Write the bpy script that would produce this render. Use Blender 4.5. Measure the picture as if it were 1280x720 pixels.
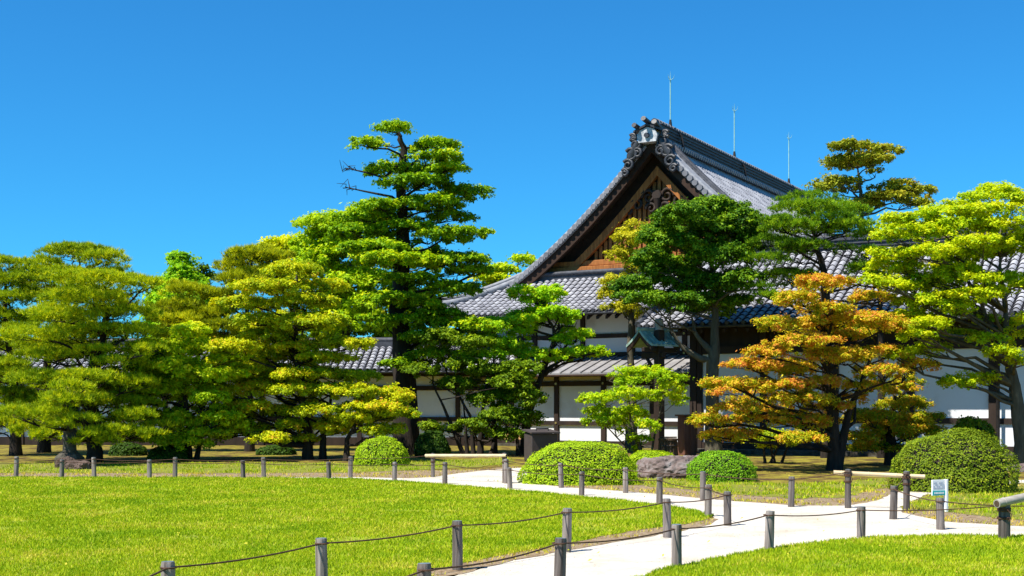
import bpy, bmesh, math, random
import numpy as np
from mathutils import Vector, Matrix, noise as mnoise

for o in list(bpy.data.objects):
    bpy.data.objects.remove(o, do_unlink=True)
S = bpy.context.scene
COL = S.collection
R = math.radians
random.seed(7)
RNG = np.random.default_rng(7)

# ------------------------------------------------------------------ camera, sky, sun, exposure
F, CX, HY, EYE = 1600.0, 640.0, 510.0, 1.6          # focal length / centre / horizon in 1280-wide pixels
cam = bpy.data.cameras.new('camera')
cam.lens = 45.0; cam.sensor_width = 36.0; cam.shift_y = (HY - 360) / 1280.0
cam.clip_start = 0.1; cam.clip_end = 4000
camo = bpy.data.objects.new('camera', cam); COL.objects.link(camo)
camo.location = (0, 0, EYE); camo.rotation_euler = (R(90), 0, 0)
S.camera = camo

SUN_EL = R(57); SUN_AZ = math.atan2(-0.80, -0.60)     # azimuth clockwise from +Y
sdir = Vector((math.sin(SUN_AZ) * math.cos(SUN_EL), math.cos(SUN_AZ) * math.cos(SUN_EL), math.sin(SUN_EL)))
W = bpy.data.worlds.new("World"); S.world = W; W.use_nodes = True
nt = W.node_tree; nt.nodes.clear()
sky = nt.nodes.new('ShaderNodeTexSky'); sky.sky_type = 'NISHITA'; sky.sun_disc = False
sky.sun_elevation = SUN_EL; sky.sun_rotation = SUN_AZ
sky.altitude = 0; sky.air_density = 1.0; sky.dust_density = 0.0; sky.ozone_density = 4.0
hs = nt.nodes.new('ShaderNodeMix'); hs.data_type = 'RGBA'; hs.blend_type = 'MULTIPLY'      # deep polarised blue
hs.inputs[0].default_value = 1.0; hs.inputs[7].default_value = (0.20, 0.90, 1.34, 1)
bg = nt.nodes.new('ShaderNodeBackground'); bg.inputs[1].default_value = 0.072
out = nt.nodes.new('ShaderNodeOutputWorld')
nt.links.new(sky.outputs[0], hs.inputs[6]); nt.links.new(hs.outputs[2], bg.inputs[0]); nt.links.new(bg.outputs[0], out.inputs[0])
sl = bpy.data.lights.new('sun', 'SUN'); sl.energy = 5.0; sl.angle = R(0.53); sl.color = (1.0, 0.95, 0.86)
so = bpy.data.objects.new('sun', sl); COL.objects.link(so); so.location = (-30, -20, 60)
so.rotation_euler = sdir.to_track_quat('Z', 'Y').to_euler()
S.view_settings.view_transform = 'Standard'; S.view_settings.look = 'None'
S.view_settings.gamma = 1.0; S.view_settings.use_curve_mapping = False
S.view_settings.exposure = 0.78
S.cycles.max_bounces = 6; S.cycles.diffuse_bounces = 3; S.cycles.glossy_bounces = 2
S.cycles.transmission_bounces = 3; S.cycles.transparent_max_bounces = 4
S.cycles.use_denoising = True
S.cycles.caustics_reflective = False; S.cycles.caustics_refractive = False

# ------------------------------------------------------------------ helpers
def P(px, py, Y):
    """point seen at a pixel of the photograph (1280 wide), Y metres away"""
    return np.array([(px - CX) / F * Y, Y, EYE + (HY - py) / F * Y])
def G(px, py, z=0.0):
    Y = (EYE - z) * F / (py - HY)
    return np.array([(px - CX) / F * Y, Y, z])

def tag(o, label=None, cat=None, group=None, kind=None):
    if label: o['label'] = label
    if cat: o['category'] = cat
    if group: o['group'] = group
    if kind: o['kind'] = kind
    return o
def empty(name, loc, label, cat, rz=0.0, group=None):
    o = bpy.data.objects.new(name, None); COL.objects.link(o)
    o.location = tuple(loc); o.rotation_euler = (0, 0, rz); o.empty_display_size = 0.3
    return tag(o, label, cat, group)
def link(name, me, mats, parent=None, smooth=None):
    o = bpy.data.objects.new(name, me); COL.objects.link(o)
    for m in (mats if isinstance(mats, (list, tuple)) else [mats]): me.materials.append(m)
    if parent is not None: o.parent = parent
    if isinstance(smooth, bool): me.polygons.foreach_set('use_smooth', np.full(len(me.polygons), smooth))
    return o

class MB:
    """collects boxes, tubes and sheets into one mesh"""
    def __init__(s): s.v = []; s.f = []; s.mi = []; s.sm = []
    def add(s, vs, fs, m=0, smooth=False):
        n = len(s.v); s.v += [tuple(map(float, x)) for x in vs]
        s.f += [tuple(n + i for i in f) for f in fs]; s.mi += [m] * len(fs); s.sm += [smooth] * len(fs)
    def box(s, x0, x1, y0, y1, z0, z1, m=0, ch=0.0):
        if ch <= 0:
            v = [(x0,y0,z0),(x1,y0,z0),(x1,y1,z0),(x0,y1,z0),(x0,y0,z1),(x1,y0,z1),(x1,y1,z1),(x0,y1,z1)]
            s.add(v, [(0,3,2,1),(4,5,6,7),(0,1,5,4),(1,2,6,5),(2,3,7,6),(3,0,4,7)], m)
        else:
            bm = bmesh.new(); bmesh.ops.create_cube(bm, size=1)
            for q in bm.verts: q.co = Vector(((x0+x1)/2+q.co.x*(x1-x0), (y0+y1)/2+q.co.y*(y1-y0), (z0+z1)/2+q.co.z*(z1-z0)))
            bmesh.ops.bevel(bm, geom=bm.edges[:], offset=ch, segments=1, affect='EDGES')
            s.bm(bm, m)
    def bm(s, bm, m=0, smooth=False):
        bm.verts.index_update()
        s.add([v.co[:] for v in bm.verts], [[v.index for v in f.verts] for f in bm.faces], m, smooth); bm.free()
    def tube(s, pts, rad, n=8, m=0, cap=True, smooth=True, tw=None):
        pts = [Vector(tuple(map(float, p))) for p in pts]
        if not isinstance(rad, (list, tuple, np.ndarray)): rad = [rad] * len(pts)
        vs = []; fs = []
        prev = None
        for i, p in enumerate(pts):
            d = (pts[min(i+1, len(pts)-1)] - pts[max(i-1, 0)]).normalized()
            if prev is None:
                a = Vector((1,0,0)) if abs(d.x) < .8 else Vector((0,1,0))
                a = (a - d * a.dot(d)).normalized()
            else:
                a = (prev - d * prev.dot(d)).normalized()
            prev = a; b = d.cross(a)
            for k in range(n):
                w = 2*math.pi*k/n
                r = rad[i] * (1 if tw is None else tw(k, i))
                vs.append(p + (a*math.cos(w) + b*math.sin(w)) * r)
        for i in range(len(pts)-1):
            for k in range(n):
                fs.append((i*n+k, i*n+(k+1)%n, (i+1)*n+(k+1)%n, (i+1)*n+k))
        s.add(vs, fs, m, smooth)
        if cap:
            L = (len(pts)-1)*n
            s.add(vs[:n], [tuple(range(n-1,-1,-1))], m); s.add(vs[L:], [tuple(range(n))], m)
    def lathe(s, c, prof, n=16, m=0, smooth=True):
        vs = []; fs = []
        for r, z in prof:
            for k in range(n):
                w = 2*math.pi*k/n; vs.append((c[0]+r*math.cos(w), c[1]+r*math.sin(w), c[2]+z))
        for i in range(len(prof)-1):
            for k in range(n): fs.append((i*n+k, i*n+(k+1)%n, (i+1)*n+(k+1)%n, (i+1)*n+k))
        fs.append(tuple(range(n-1,-1,-1))); fs.append(tuple((len(prof)-1)*n+k for k in range(n)))
        s.add(vs, fs, m, smooth)
    def build(s, name, mats, parent=None):
        me = bpy.data.meshes.new(name); me.from_pydata(s.v, [], s.f)
        me.polygons.foreach_set('material_index', s.mi); me.polygons.foreach_set('use_smooth', s.sm)
        me.update()
        return link(name, me, mats, parent)

def np_mesh(name, v, f, mats, parent=None, attr=None, smooth=False):
    """v (N,3), f (M,k) arrays -> mesh object; attr {name: per-face floats}"""
    me = bpy.data.meshes.new(name); k = f.shape[1]; M = len(f)
    me.vertices.add(len(v)); me.vertices.foreach_set('co', v.astype(np.float32).ravel())
    me.loops.add(M*k); me.loops.foreach_set('vertex_index', f.astype(np.int32).ravel())
    me.polygons.add(M); me.polygons.foreach_set('loop_start', np.arange(0, M*k, k, dtype=np.int32))
    me.polygons.foreach_set('loop_total', np.full(M, k, np.int32))
    me.update(calc_edges=True)
    for an, av in (attr or {}).items():
        a = me.attributes.new(an, 'FLOAT', 'FACE'); a.data.foreach_set('value', av.astype(np.float32))
    return link(name, me, mats, parent, smooth)

# ------------------------------------------------------------------ materials
def nodes(m):
    m.use_nodes = True; t = m.node_tree; return t, t.nodes['Principled BSDF'], t.nodes['Material Output']
def ramp(t, stops):
    r = t.nodes.new('ShaderNodeValToRGB'); e = r.color_ramp.elements
    while len(e) < len(stops): e.new(0.5)
    for q, (p, c) in zip(e, stops): q.position = p; q.color = (*c, 1)
    return r
def mat(name, stops, scale=4.0, detail=6.0, rough=0.85, bump=0.0, bscale=None, stretch=(1,1,1), spec=0.3, metal=0.0, dist=0.0, nrough=0.6):
    m = bpy.data.materials.new(name); t, b, _ = nodes(m)
    tc = t.nodes.new('ShaderNodeTexCoord'); mp = t.nodes.new('ShaderNodeMapping')
    mp.inputs['Scale'].default_value = stretch; t.links.new(tc.outputs['Object'], mp.inputs[0])
    n = t.nodes.new('ShaderNodeTexNoise'); n.inputs['Scale'].default_value = scale; n.inputs['Detail'].default_value = detail
    n.inputs['Roughness'].default_value = nrough; n.inputs['Distortion'].default_value = dist
    t.links.new(mp.outputs[0], n.inputs['Vector'])
    if len(stops) == 1: stops = [(0.3, stops[0]), (0.7, tuple(x*0.9 for x in stops[0]))]
    r = ramp(t, stops); t.links.new(n.outputs[0], r.inputs[0]); t.links.new(r.outputs[0], b.inputs['Base Color'])
    b.inputs['Roughness'].default_value = rough; b.inputs['Metallic'].default_value = metal
    b.inputs['Specular IOR Level'].default_value = spec
    if bump:
        n2 = t.nodes.new('ShaderNodeTexNoise'); n2.inputs['Scale'].default_value = bscale or scale*4; n2.inputs['Detail'].default_value = 5
        t.links.new(mp.outputs[0], n2.inputs['Vector'])
        bp = t.nodes.new('ShaderNodeBump'); bp.inputs['Strength'].default_value = min(1, bump); bp.inputs['Distance'].default_value = 0.02
        t.links.new(n2.outputs[0], bp.inputs['Height']); t.links.new(bp.outputs[0], b.inputs['Normal'])
    return m
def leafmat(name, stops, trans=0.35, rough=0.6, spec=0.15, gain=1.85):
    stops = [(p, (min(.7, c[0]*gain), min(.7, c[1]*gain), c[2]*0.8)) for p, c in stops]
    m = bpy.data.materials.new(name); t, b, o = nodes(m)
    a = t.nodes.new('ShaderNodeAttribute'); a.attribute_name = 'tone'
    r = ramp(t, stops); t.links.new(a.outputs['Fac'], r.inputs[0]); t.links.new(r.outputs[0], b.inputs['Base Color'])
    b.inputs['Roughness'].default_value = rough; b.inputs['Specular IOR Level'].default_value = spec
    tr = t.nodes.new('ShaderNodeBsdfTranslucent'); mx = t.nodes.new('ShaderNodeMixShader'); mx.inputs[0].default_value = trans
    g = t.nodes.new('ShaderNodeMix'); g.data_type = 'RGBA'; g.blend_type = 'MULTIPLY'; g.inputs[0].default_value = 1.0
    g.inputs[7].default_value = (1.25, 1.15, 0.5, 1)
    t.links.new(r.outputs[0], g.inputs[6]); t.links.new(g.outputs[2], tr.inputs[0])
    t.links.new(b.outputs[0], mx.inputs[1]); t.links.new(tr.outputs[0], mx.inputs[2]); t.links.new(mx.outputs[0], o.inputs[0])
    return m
def tonemat(name, stops, rough=0.5, spec=0.5, bump=0.15, bscale=30, dirt=None):
    m = bpy.data.materials.new(name); t, b, o = nodes(m)
    a = t.nodes.new('ShaderNodeAttribute'); a.attribute_name = 'tone'
    tc = t.nodes.new('ShaderNodeTexCoord')
    n = t.nodes.new('ShaderNodeTexNoise'); n.inputs['Scale'].default_value = 0.9; n.inputs['Detail'].default_value = 8
    t.links.new(tc.outputs['Object'], n.inputs['Vector'])
    ad = t.nodes.new('ShaderNodeMath'); ad.operation = 'MULTIPLY_ADD'; ad.inputs[1].default_value = 0.55
    ms = t.nodes.new('ShaderNodeMath'); ms.operation = 'MULTIPLY'; ms.inputs[1].default_value = 0.45
    t.links.new(n.outputs[0], ms.inputs[0]); t.links.new(a.outputs['Fac'], ad.inputs[0]); t.links.new(ms.outputs[0], ad.inputs[2])
    r = ramp(t, stops); t.links.new(ad.outputs[0], r.inputs[0]); t.links.new(r.outputs[0], b.inputs['Base Color'])
    b.inputs['Roughness'].default_value = rough; b.inputs['Specular IOR Level'].default_value = spec
    n2 = t.nodes.new('ShaderNodeTexNoise'); n2.inputs['Scale'].default_value = bscale
    t.links.new(tc.outputs['Object'], n2.inputs['Vector'])
    bp = t.nodes.new('ShaderNodeBump'); bp.inputs['Strength'].default_value = bump; bp.inputs['Distance'].default_value = 0.02
    t.links.new(n2.outputs[0], bp.inputs['Height']); t.links.new(bp.outputs[0], b.inputs['Normal'])
    return m

M = {}
M['plaster'] = mat('plaster', [(0.25, (0.58,0.57,0.55)), (0.45, (0.73,0.74,0.755)), (0.8, (0.78,0.795,0.815))], 0.9, 10, 0.9, 0.08, 14)
M['cream'] = mat('cream_plaster', [(0.3, (0.62,0.52,0.36)), (0.7, (0.70,0.61,0.45))], 2.0, 6, 0.9)
M['ochre'] = mat('ochre_boards', [(0.3, (0.45,0.24,0.09)), (0.7, (0.58,0.34,0.15))], 2.0, 6, 0.8)
M['timber'] = mat('dark_timber', [(0.3, (0.018,0.011,0.008)), (0.7, (0.045,0.027,0.018))], 3, 8, 0.7, 0.2, 20, (1,1,0.2))
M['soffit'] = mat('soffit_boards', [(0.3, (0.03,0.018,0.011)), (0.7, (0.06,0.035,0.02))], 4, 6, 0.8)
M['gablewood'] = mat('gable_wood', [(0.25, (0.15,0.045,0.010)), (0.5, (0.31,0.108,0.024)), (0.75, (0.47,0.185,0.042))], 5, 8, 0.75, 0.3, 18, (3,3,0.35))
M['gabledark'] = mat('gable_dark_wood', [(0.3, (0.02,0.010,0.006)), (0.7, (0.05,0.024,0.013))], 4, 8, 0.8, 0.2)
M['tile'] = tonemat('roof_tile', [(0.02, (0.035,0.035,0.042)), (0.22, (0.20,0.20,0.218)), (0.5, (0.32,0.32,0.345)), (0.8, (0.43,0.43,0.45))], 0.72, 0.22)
M['tiledark'] = mat('dark_tile', [(0.3, (0.025,0.027,0.034)), (0.7, (0.075,0.08,0.095))], 6, 6, 0.6, 0.2, 20, spec=0.3)
M['tilelight'] = mat('pale_tile', [(0.3, (0.17,0.175,0.195)), (0.7, (0.30,0.31,0.33))], 5, 6, 0.6, 0.2, 20, spec=0.3)
M['orn'] = mat('ornament_tile', [(0.3, (0.012,0.013,0.017)), (0.7, (0.04,0.042,0.05))], 7, 6, 0.5, 0.3, 20, spec=0.5)
M['sheet'] = mat('grey_sheet_roof', [(0.3, (0.20,0.19,0.19)), (0.7, (0.32,0.31,0.31))], 2.5, 6, 0.5, 0.1)
M['white'] = mat('white_plaster_trim', [(0.3, (0.72,0.73,0.74)), (0.7, (0.82,0.82,0.83))], 8, 4, 0.7)
M['whitetrim'] = mat('weathered_white_trim', [(0.4, (0.30,0.32,0.34)), (0.6, (0.55,0.56,0.57))], 6, 8, 0.8)
M['copper'] = mat('green_copper', [(0.3, (0.14,0.20,0.17)), (0.55, (0.30,0.42,0.36)), (0.8, (0.46,0.56,0.51))], 5, 8, 0.6, 0.1, spec=0.4)
M['rod'] = mat('verdigris_rod', [(0.3, (0.20,0.44,0.42)), (0.7, (0.32,0.56,0.54))], 5, 4, 0.6)
M['iron'] = mat('dark_iron', [(0.3, (0.015,0.014,0.014)), (0.7, (0.035,0.03,0.028))], 8, 4, 0.55)
M['brass'] = mat('brass_cap', [(0.3, (0.45,0.32,0.10)), (0.7, (0.6,0.45,0.18))], 8, 3, 0.4, metal=0.8)
M['post'] = mat('weathered_post', [(0.28, (0.045,0.036,0.030)), (0.45, (0.15,0.122,0.105)), (0.7, (0.30,0.26,0.235))], 9, 9, 0.9, 0.6, 22, (2.2,2.2,0.16), dist=0.6)
t_ = M['post'].node_tree; pb = t_.nodes['Principled BSDF']; lk = pb.inputs['Base Color'].links[0].from_socket
oi = t_.nodes.new('ShaderNodeObjectInfo'); mr = t_.nodes.new('ShaderNodeMapRange'); mr.inputs[3].default_value = 0.55; mr.inputs[4].default_value = 1.25
hv = t_.nodes.new('ShaderNodeHueSaturation'); t_.links.new(oi.outputs['Random'], mr.inputs[0]); t_.links.new(mr.outputs[0], hv.inputs['Value'])
t_.links.new(lk, hv.inputs['Color']); t_.links.new(hv.outputs[0], pb.inputs['Base Color'])
M['postcap'] = mat('post_end_grain', [(0.3, (0.07,0.10,0.12)), (0.7, (0.17,0.21,0.24))], 14, 6, 0.9, 0.4)
M['rope'] = mat('dark_rope', [(0.3, (0.05,0.025,0.015)), (0.7, (0.11,0.06,0.035))], 30, 4, 0.95)
M['bamboo'] = mat('dry_bamboo', [(0.3, (0.50,0.37,0.19)), (0.6, (0.64,0.51,0.31)), (0.8, (0.70,0.60,0.42))], 6, 6, 0.5, 0.1, stretch=(0.25,2,2))
M['bamboogrey'] = mat('grey_bamboo', [(0.3, (0.26,0.23,0.19)), (0.7, (0.46,0.42,0.36))], 6, 6, 0.55, 0.1, stretch=(0.3,2,2))
M['bark'] = mat('dark_bark', [(0.3, (0.010,0.008,0.006)), (0.55, (0.03,0.022,0.016)), (0.8, (0.065,0.048,0.035))], 6, 9, 0.95, 0.9, 14, (1.5,1.5,0.35))
M['barkgrey'] = mat('grey_bark', [(0.3, (0.05,0.043,0.03)), (0.6, (0.11,0.095,0.065)), (0.8, (0.18,0.155,0.11))], 5, 9, 0.95, 0.6, 14, (1.5,1.5,0.4))
M['rock'] = mat('garden_rock', [(0.25, (0.06,0.045,0.042)), (0.5, (0.17,0.125,0.11)), (0.72, (0.27,0.25,0.24)), (0.85, (0.34,0.36,0.36))], 3.2, 12, 0.9, 0.9, 9, dist=0.6)
M['rockbrown'] = mat('brown_rock', [(0.3, (0.05,0.032,0.024)), (0.7, (0.16,0.11,0.085))], 4, 10, 0.95, 0.9, 10)
M['stone'] = mat('lantern_stone', [(0.3, (0.03,0.027,0.02)), (0.6, (0.09,0.08,0.06)), (0.8, (0.18,0.165,0.13))], 7, 9, 0.95, 0.5, 25)
M['binwood'] = mat('brown_painted_box', [(0.3, (0.055,0.042,0.040)), (0.7, (0.075,0.06,0.056))], 3, 5, 0.6)
M['redwood'] = mat('red_brown_boards', [(0.3, (0.11,0.045,0.03)), (0.7, (0.2,0.09,0.06))], 5, 8, 0.75, 0.3, 18, (2,2,0.3))
M['tubwood'] = mat('old_tub_wood', [(0.3, (0.035,0.022,0.014)), (0.7, (0.10,0.065,0.04))], 6, 8, 0.9, 0.5, 20, (2,2,0.3))
M['signwhite'] = mat('sign_white', [(0.3, (0.80,0.82,0.83)), (0.7, (0.84,0.85,0.86))], 3, 2, 0.4)
M['signteal'] = mat('sign_teal', [(0.3, (0.04,0.40,0.40)), (0.7, (0.05,0.45,0.45))], 3, 2, 0.4)
M['signgrey'] = mat('sign_grey_print', [(0.3, (0.42,0.46,0.55)), (0.7, (0.55,0.58,0.66))], 3, 2, 0.5)
M['path'] = mat('pale_gravel', [(0.28, (0.34,0.28,0.20)), (0.42, (0.56,0.50,0.41)), (0.7, (0.64,0.58,0.49))], 28, 10, 0.95, 0.6, 90, nrough=0.75)
t_ = M['path'].node_tree; pb = t_.nodes['Principled BSDF']; lk = pb.inputs['Base Color'].links[0].from_socket
tc_ = t_.nodes.new('ShaderNodeTexCoord'); n_ = t_.nodes.new('ShaderNodeTexNoise'); n_.inputs['Scale'].default_value = 0.8; n_.inputs['Detail'].default_value = 9; n_.inputs['Roughness'].default_value = 0.7
r_ = ramp(t_, [(0.33, (0.80, 0.77, 0.71)), (0.5, (1.0, 1.0, 1.0)), (0.7, (1.12, 1.12, 1.13))]); m_ = t_.nodes.new('ShaderNodeMix'); m_.data_type = 'RGBA'; m_.blend_type = 'MULTIPLY'; m_.inputs[0].default_value = 1.0
t_.links.new(tc_.outputs['Object'], n_.inputs['Vector']); t_.links.new(n_.outputs[0], r_.inputs[0]); t_.links.new(lk, m_.inputs[6]); t_.links.new(r_.outputs[0], m_.inputs[7]); t_.links.new(m_.outputs[2], pb.inputs['Base Color'])
M['dirt'] = mat('gravelly_dirt', [(0.34, (0.06,0.035,0.017)), (0.46, (0.20,0.13,0.065)), (0.55, (0.33,0.25,0.16)), (0.64, (0.17,0.15,0.03)), (0.75, (0.10,0.07,0.03))], 9, 12, 0.95, 0.9, 40, nrough=0.8)
M['moss'] = mat('mossy_ground', [(0.38, (0.05,0.030,0.010)), (0.47, (0.11,0.07,0.012)), (0.55, (0.26,0.22,0.018)), (0.64, (0.17,0.17,0.018)), (0.72, (0.07,0.05,0.015))], 1.3, 12, 0.95, 0.8, 20, nrough=0.75)
M['lawnbase'] = mat('lawn_soil_and_grass', [(0.3, (0.20,0.17,0.03)), (0.42, (0.22,0.27,0.014)), (0.6, (0.27,0.31,0.016)), (0.75, (0.34,0.30,0.05))], 3.0, 12, 0.95, 0.9, 60, nrough=0.8)
M['verge'] = mat('thin_verge_grass', [(0.36, (0.17,0.11,0.05)), (0.45, (0.17,0.17,0.02)), (0.6, (0.22,0.25,0.018)), (0.72, (0.20,0.14,0.05))], 4.0, 12, 0.95, 0.9, 50, nrough=0.8)
M['blade'] = leafmat('grass_blade', [(0.0, (0.14,0.25,0.008)), (0.45, (0.27,0.37,0.010)), (0.8, (0.39,0.43,0.02)), (1.0, (0.52,0.44,0.12))], 0.3, 0.6, 0.1, 1.25)
M['dryblade'] = leafmat('dry_blade', [(0.0, (0.20,0.24,0.02)), (0.5, (0.34,0.30,0.06)), (1.0, (0.34,0.23,0.10))], 0.3, 0.7, 0.2)
def LM(name, stops, trans=0.38, **k): M[name] = leafmat(name, stops, trans, **k)
LM('pine_olive', [(0.0, (0.07,0.12,0.006)), (0.5, (0.20,0.255,0.008)), (0.85, (0.33,0.36,0.010)), (1.0, (0.42,0.38,0.02))], 0.34, gain=2.1)
LM('pine_dark', [(0.0, (0.025,0.07,0.006)), (0.55, (0.09,0.18,0.009)), (1.0, (0.21,0.29,0.012))], 0.35)
LM('pine_golden', [(0.0, (0.07,0.10,0.006)), (0.5, (0.21,0.235,0.008)), (0.9, (0.34,0.33,0.010)), (1.0, (0.42,0.32,0.02))], 0.34, gain=2.1)
LM('tall_green', [(0.0, (0.05,0.12,0.005)), (0.5, (0.15,0.26,0.006)), (0.85, (0.31,0.42,0.008)), (1.0, (0.42,0.48,0.012))], 0.4)
LM('lime', [(0.0, (0.11,0.20,0.008)), (0.5, (0.26,0.37,0.010)), (0.9, (0.40,0.46,0.014)), (1.0, (0.50,0.48,0.03))], 0.42)
LM('dark_green', [(0.0, (0.018,0.055,0.006)), (0.5, (0.06,0.14,0.010)), (0.85, (0.15,0.26,0.014)), (1.0, (0.26,0.36,0.02))], 0.35)
LM('clump_green', [(0.0, (0.018,0.06,0.005)), (0.5, (0.060,0.14,0.007)), (1.0, (0.18,0.27,0.012))], 0.25, gain=1.6)
LM('mid_green', [(0.0, (0.05,0.10,0.006)), (0.55, (0.135,0.205,0.009)), (1.0, (0.31,0.37,0.014))], 0.3, gain=1.65)
LM('bright_green', [(0.0, (0.10,0.22,0.008)), (0.5, (0.22,0.37,0.012)), (1.0, (0.38,0.48,0.02))], 0.42)
LM('gold', [(0.0, (0.14,0.16,0.012)), (0.5, (0.28,0.27,0.02)), (0.85, (0.40,0.35,0.04)), (1.0, (0.44,0.34,0.06))], 0.4)
LM('orange', [(0.0, (0.06,0.11,0.008)), (0.35, (0.20,0.25,0.010)), (0.58, (0.38,0.31,0.018)), (0.8, (0.46,0.24,0.035)), (1.0, (0.50,0.15,0.06))], 0.33, gain=1.75)
LM('orange_olive', [(0.0, (0.09,0.15,0.008)), (0.4, (0.23,0.28,0.008)), (0.75, (0.38,0.38,0.010)), (0.93, (0.48,0.34,0.02)), (1.0, (0.48,0.20,0.03))], 0.38)
LM('yellow_olive', [(0.0, (0.10,0.14,0.012)), (0.5, (0.23,0.245,0.02)), (0.85, (0.36,0.31,0.035)), (1.0, (0.42,0.24,0.05))], 0.3, gain=1.5)
LM('maple', [(0.0, (0.14,0.24,0.008)), (0.5, (0.32,0.40,0.010)), (0.9, (0.47,0.48,0.014)), (1.0, (0.54,0.42,0.04))], 0.45)
LM('azalea', [(0.0, (0.08,0.15,0.008)), (0.5, (0.19,0.28,0.012)), (0.9, (0.32,0.37,0.02)), (1.0, (0.38,0.36,0.04))], 0.3)
LM('azalea_green', [(0.0, (0.05,0.13,0.008)), (0.6, (0.12,0.24,0.012)), (1.0, (0.24,0.34,0.02))], 0.3)
LM('dark_shrub', [(0.0, (0.018,0.05,0.006)), (0.6, (0.05,0.11,0.008)), (1.0, (0.13,0.18,0.012))], 0.25, gain=1.0)
LM('azalea_olive', [(0.0, (0.05,0.09,0.007)), (0.6, (0.13,0.175,0.010)), (1.0, (0.25,0.27,0.02))], 0.25, gain=1.6)

# ------------------------------------------------------------------ ground sheets
def jitter_poly(pts, step=0.22, amp=0.07, seed=0):
    outp = []
    for i in range(len(pts)):
        a = np.array(pts[i][:2]); b = np.array(pts[(i+1) % len(pts)][:2])
        n = min(400, max(1, int(np.linalg.norm(b-a) / step)))
        d = (b-a) / (np.linalg.norm(b-a)+1e-9); nrm = np.array([-d[1], d[0]])
        for k in range(n):
            p = a + (b-a)*k/n
            w = mnoise.noise(Vector((p[0]*2.3+seed, p[1]*2.3, seed))) + 0.6*mnoise.noise(Vector((p[0]*7+seed, p[1]*7, seed)))
            outp.append(p + nrm*amp*w)
    return outp
def sheet(name, pts, z, m, kind='structure', amp=0.07, seed=0):
    pp = jitter_poly(pts, 0.22, amp, seed) if amp else [np.array(p[:2]) for p in pts]
    bm = bmesh.new(); vs = [bm.verts.new((p[0], p[1], z)) for p in pp]
    bm.faces.new(vs); bmesh.ops.triangulate(bm, faces=bm.faces[:])
    for f in bm.faces:
        if f.normal.z < 0: f.normal_flip()
    me = bpy.data.meshes.new(name); bm.to_mesh(me); bm.free()
    o = link(name, me, m); tag(o, kind=kind)
    return o, pp
def GP(lst): return [G(x, y)[:2] for x, y in lst]

b = MB(); b.add([(-1500,-60,0),(1500,-60,0),(1500,2500,0),(-1500,2500,0)], [(0,1,2,3)])
tag(b.build('ground', M['moss']), kind='structure')
# the verge of thin grass and dirt along the far side of the path
far_dirt = GP([(-260,588),(60,589),(300,589),(440,590),(540,588),(600,587),(640,583),(690,590),(760,600),(860,606),(960,609),(1060,610),(1130,604),(1280,600),(1420,598),(1420,676),(1180,666),(1000,650),(700,628),(500,606),(300,600),(0,599),(-260,599)])
sheet('verge_dirt', far_dirt, 0.004, M['dirt'], amp=0.15, seed=3)
vg1 = GP([(-260,578),(100,579),(440,579),(560,575),(640,573),(640,579),(600,584),(540,587),(440,591),(250,592),(-260,591)])
vg2 = GP([(655,603),(720,600),(800,598),(900,602),(980,606),(1050,604),(1110,598),(1110,610),(1050,622),(990,624),(900,617),(800,607),(720,607)])
vg3 = GP([(1128,634),(1150,622),(1190,613),(1290,606),(1450,604),(1450,660),(1290,652),(1190,642)])
vergs = []
for i, (v, sd) in enumerate(((vg1,11),(vg2,12),(vg3,13))):
    o, pp = sheet('verge_grass', v, 0.008, M['verge'], amp=0.25, seed=sd); vergs.append(pp)
path_poly = GP([(300,598),(440,597),(510,598.5),(540,597),(575,592),(610,588),(640,586),(668,584),(690,583),(690,590),(662,596),(655,603),(700,609),(760,613.5),(820,618),(880,624),(940,629),(1000,633),(1060,633),(1095,627),(1115,618),(1150,610),(1200,605),(1290,600),(1290,603),(1200,612),(1155,620),(1125,634),(1130,642),(1180,653),(1290,660),(1500,668),(1500,760),(1280,800),(900,1000),(200,1000),(250,860),(420,770),(560,724),(640,702),(710,688),(790,672),(880,656),(896,648),(860,638),(760,627),(690,620),(620,613),(540,604),(440,601),(300,600)])
sheet('gravel_path', path_poly, 0.012, M['path'], amp=0.06, seed=5)
ledge = GP([(900,650),(893,655),(860,664),(780,677),(720,687),(660,699),(600,712),(530,730),(400,775),(200,880),(180,850),(400,745),(560,703),(640,688),(720,672),(800,657),(870,647)])
sheet('lawn_edge_dirt', ledge, 0.016, M['dirt'], amp=0.08, seed=6)
lawn_a = GP([(-420,597.5),(0,597.5),(300,598),(430,599),(500,602.5),(560,607),(640,613.5),(700,619),(760,625),(820,632),(868,639),(890,646),(886,650),(860,656),(800,664),(740,675),(690,684),(640,694),(580,706),(520,722),(400,760),(200,860),(100,1000),(-700,1000)])
oa, ppa = sheet('lawn', lawn_a, 0.02, M['lawnbase'], amp=0.07, seed=1)
lawn_b = GP([(1600,665),(1280,671.5),(1180,671),(1100,673),(1040,678),(980,685),(920,695),(860,707),(800,722),(700,760),(560,860),(480,1000),(1700,1000)])
ob, ppb = sheet('lawn', lawn_b, 0.02, M['lawnbase'], amp=0.07, seed=2)

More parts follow.
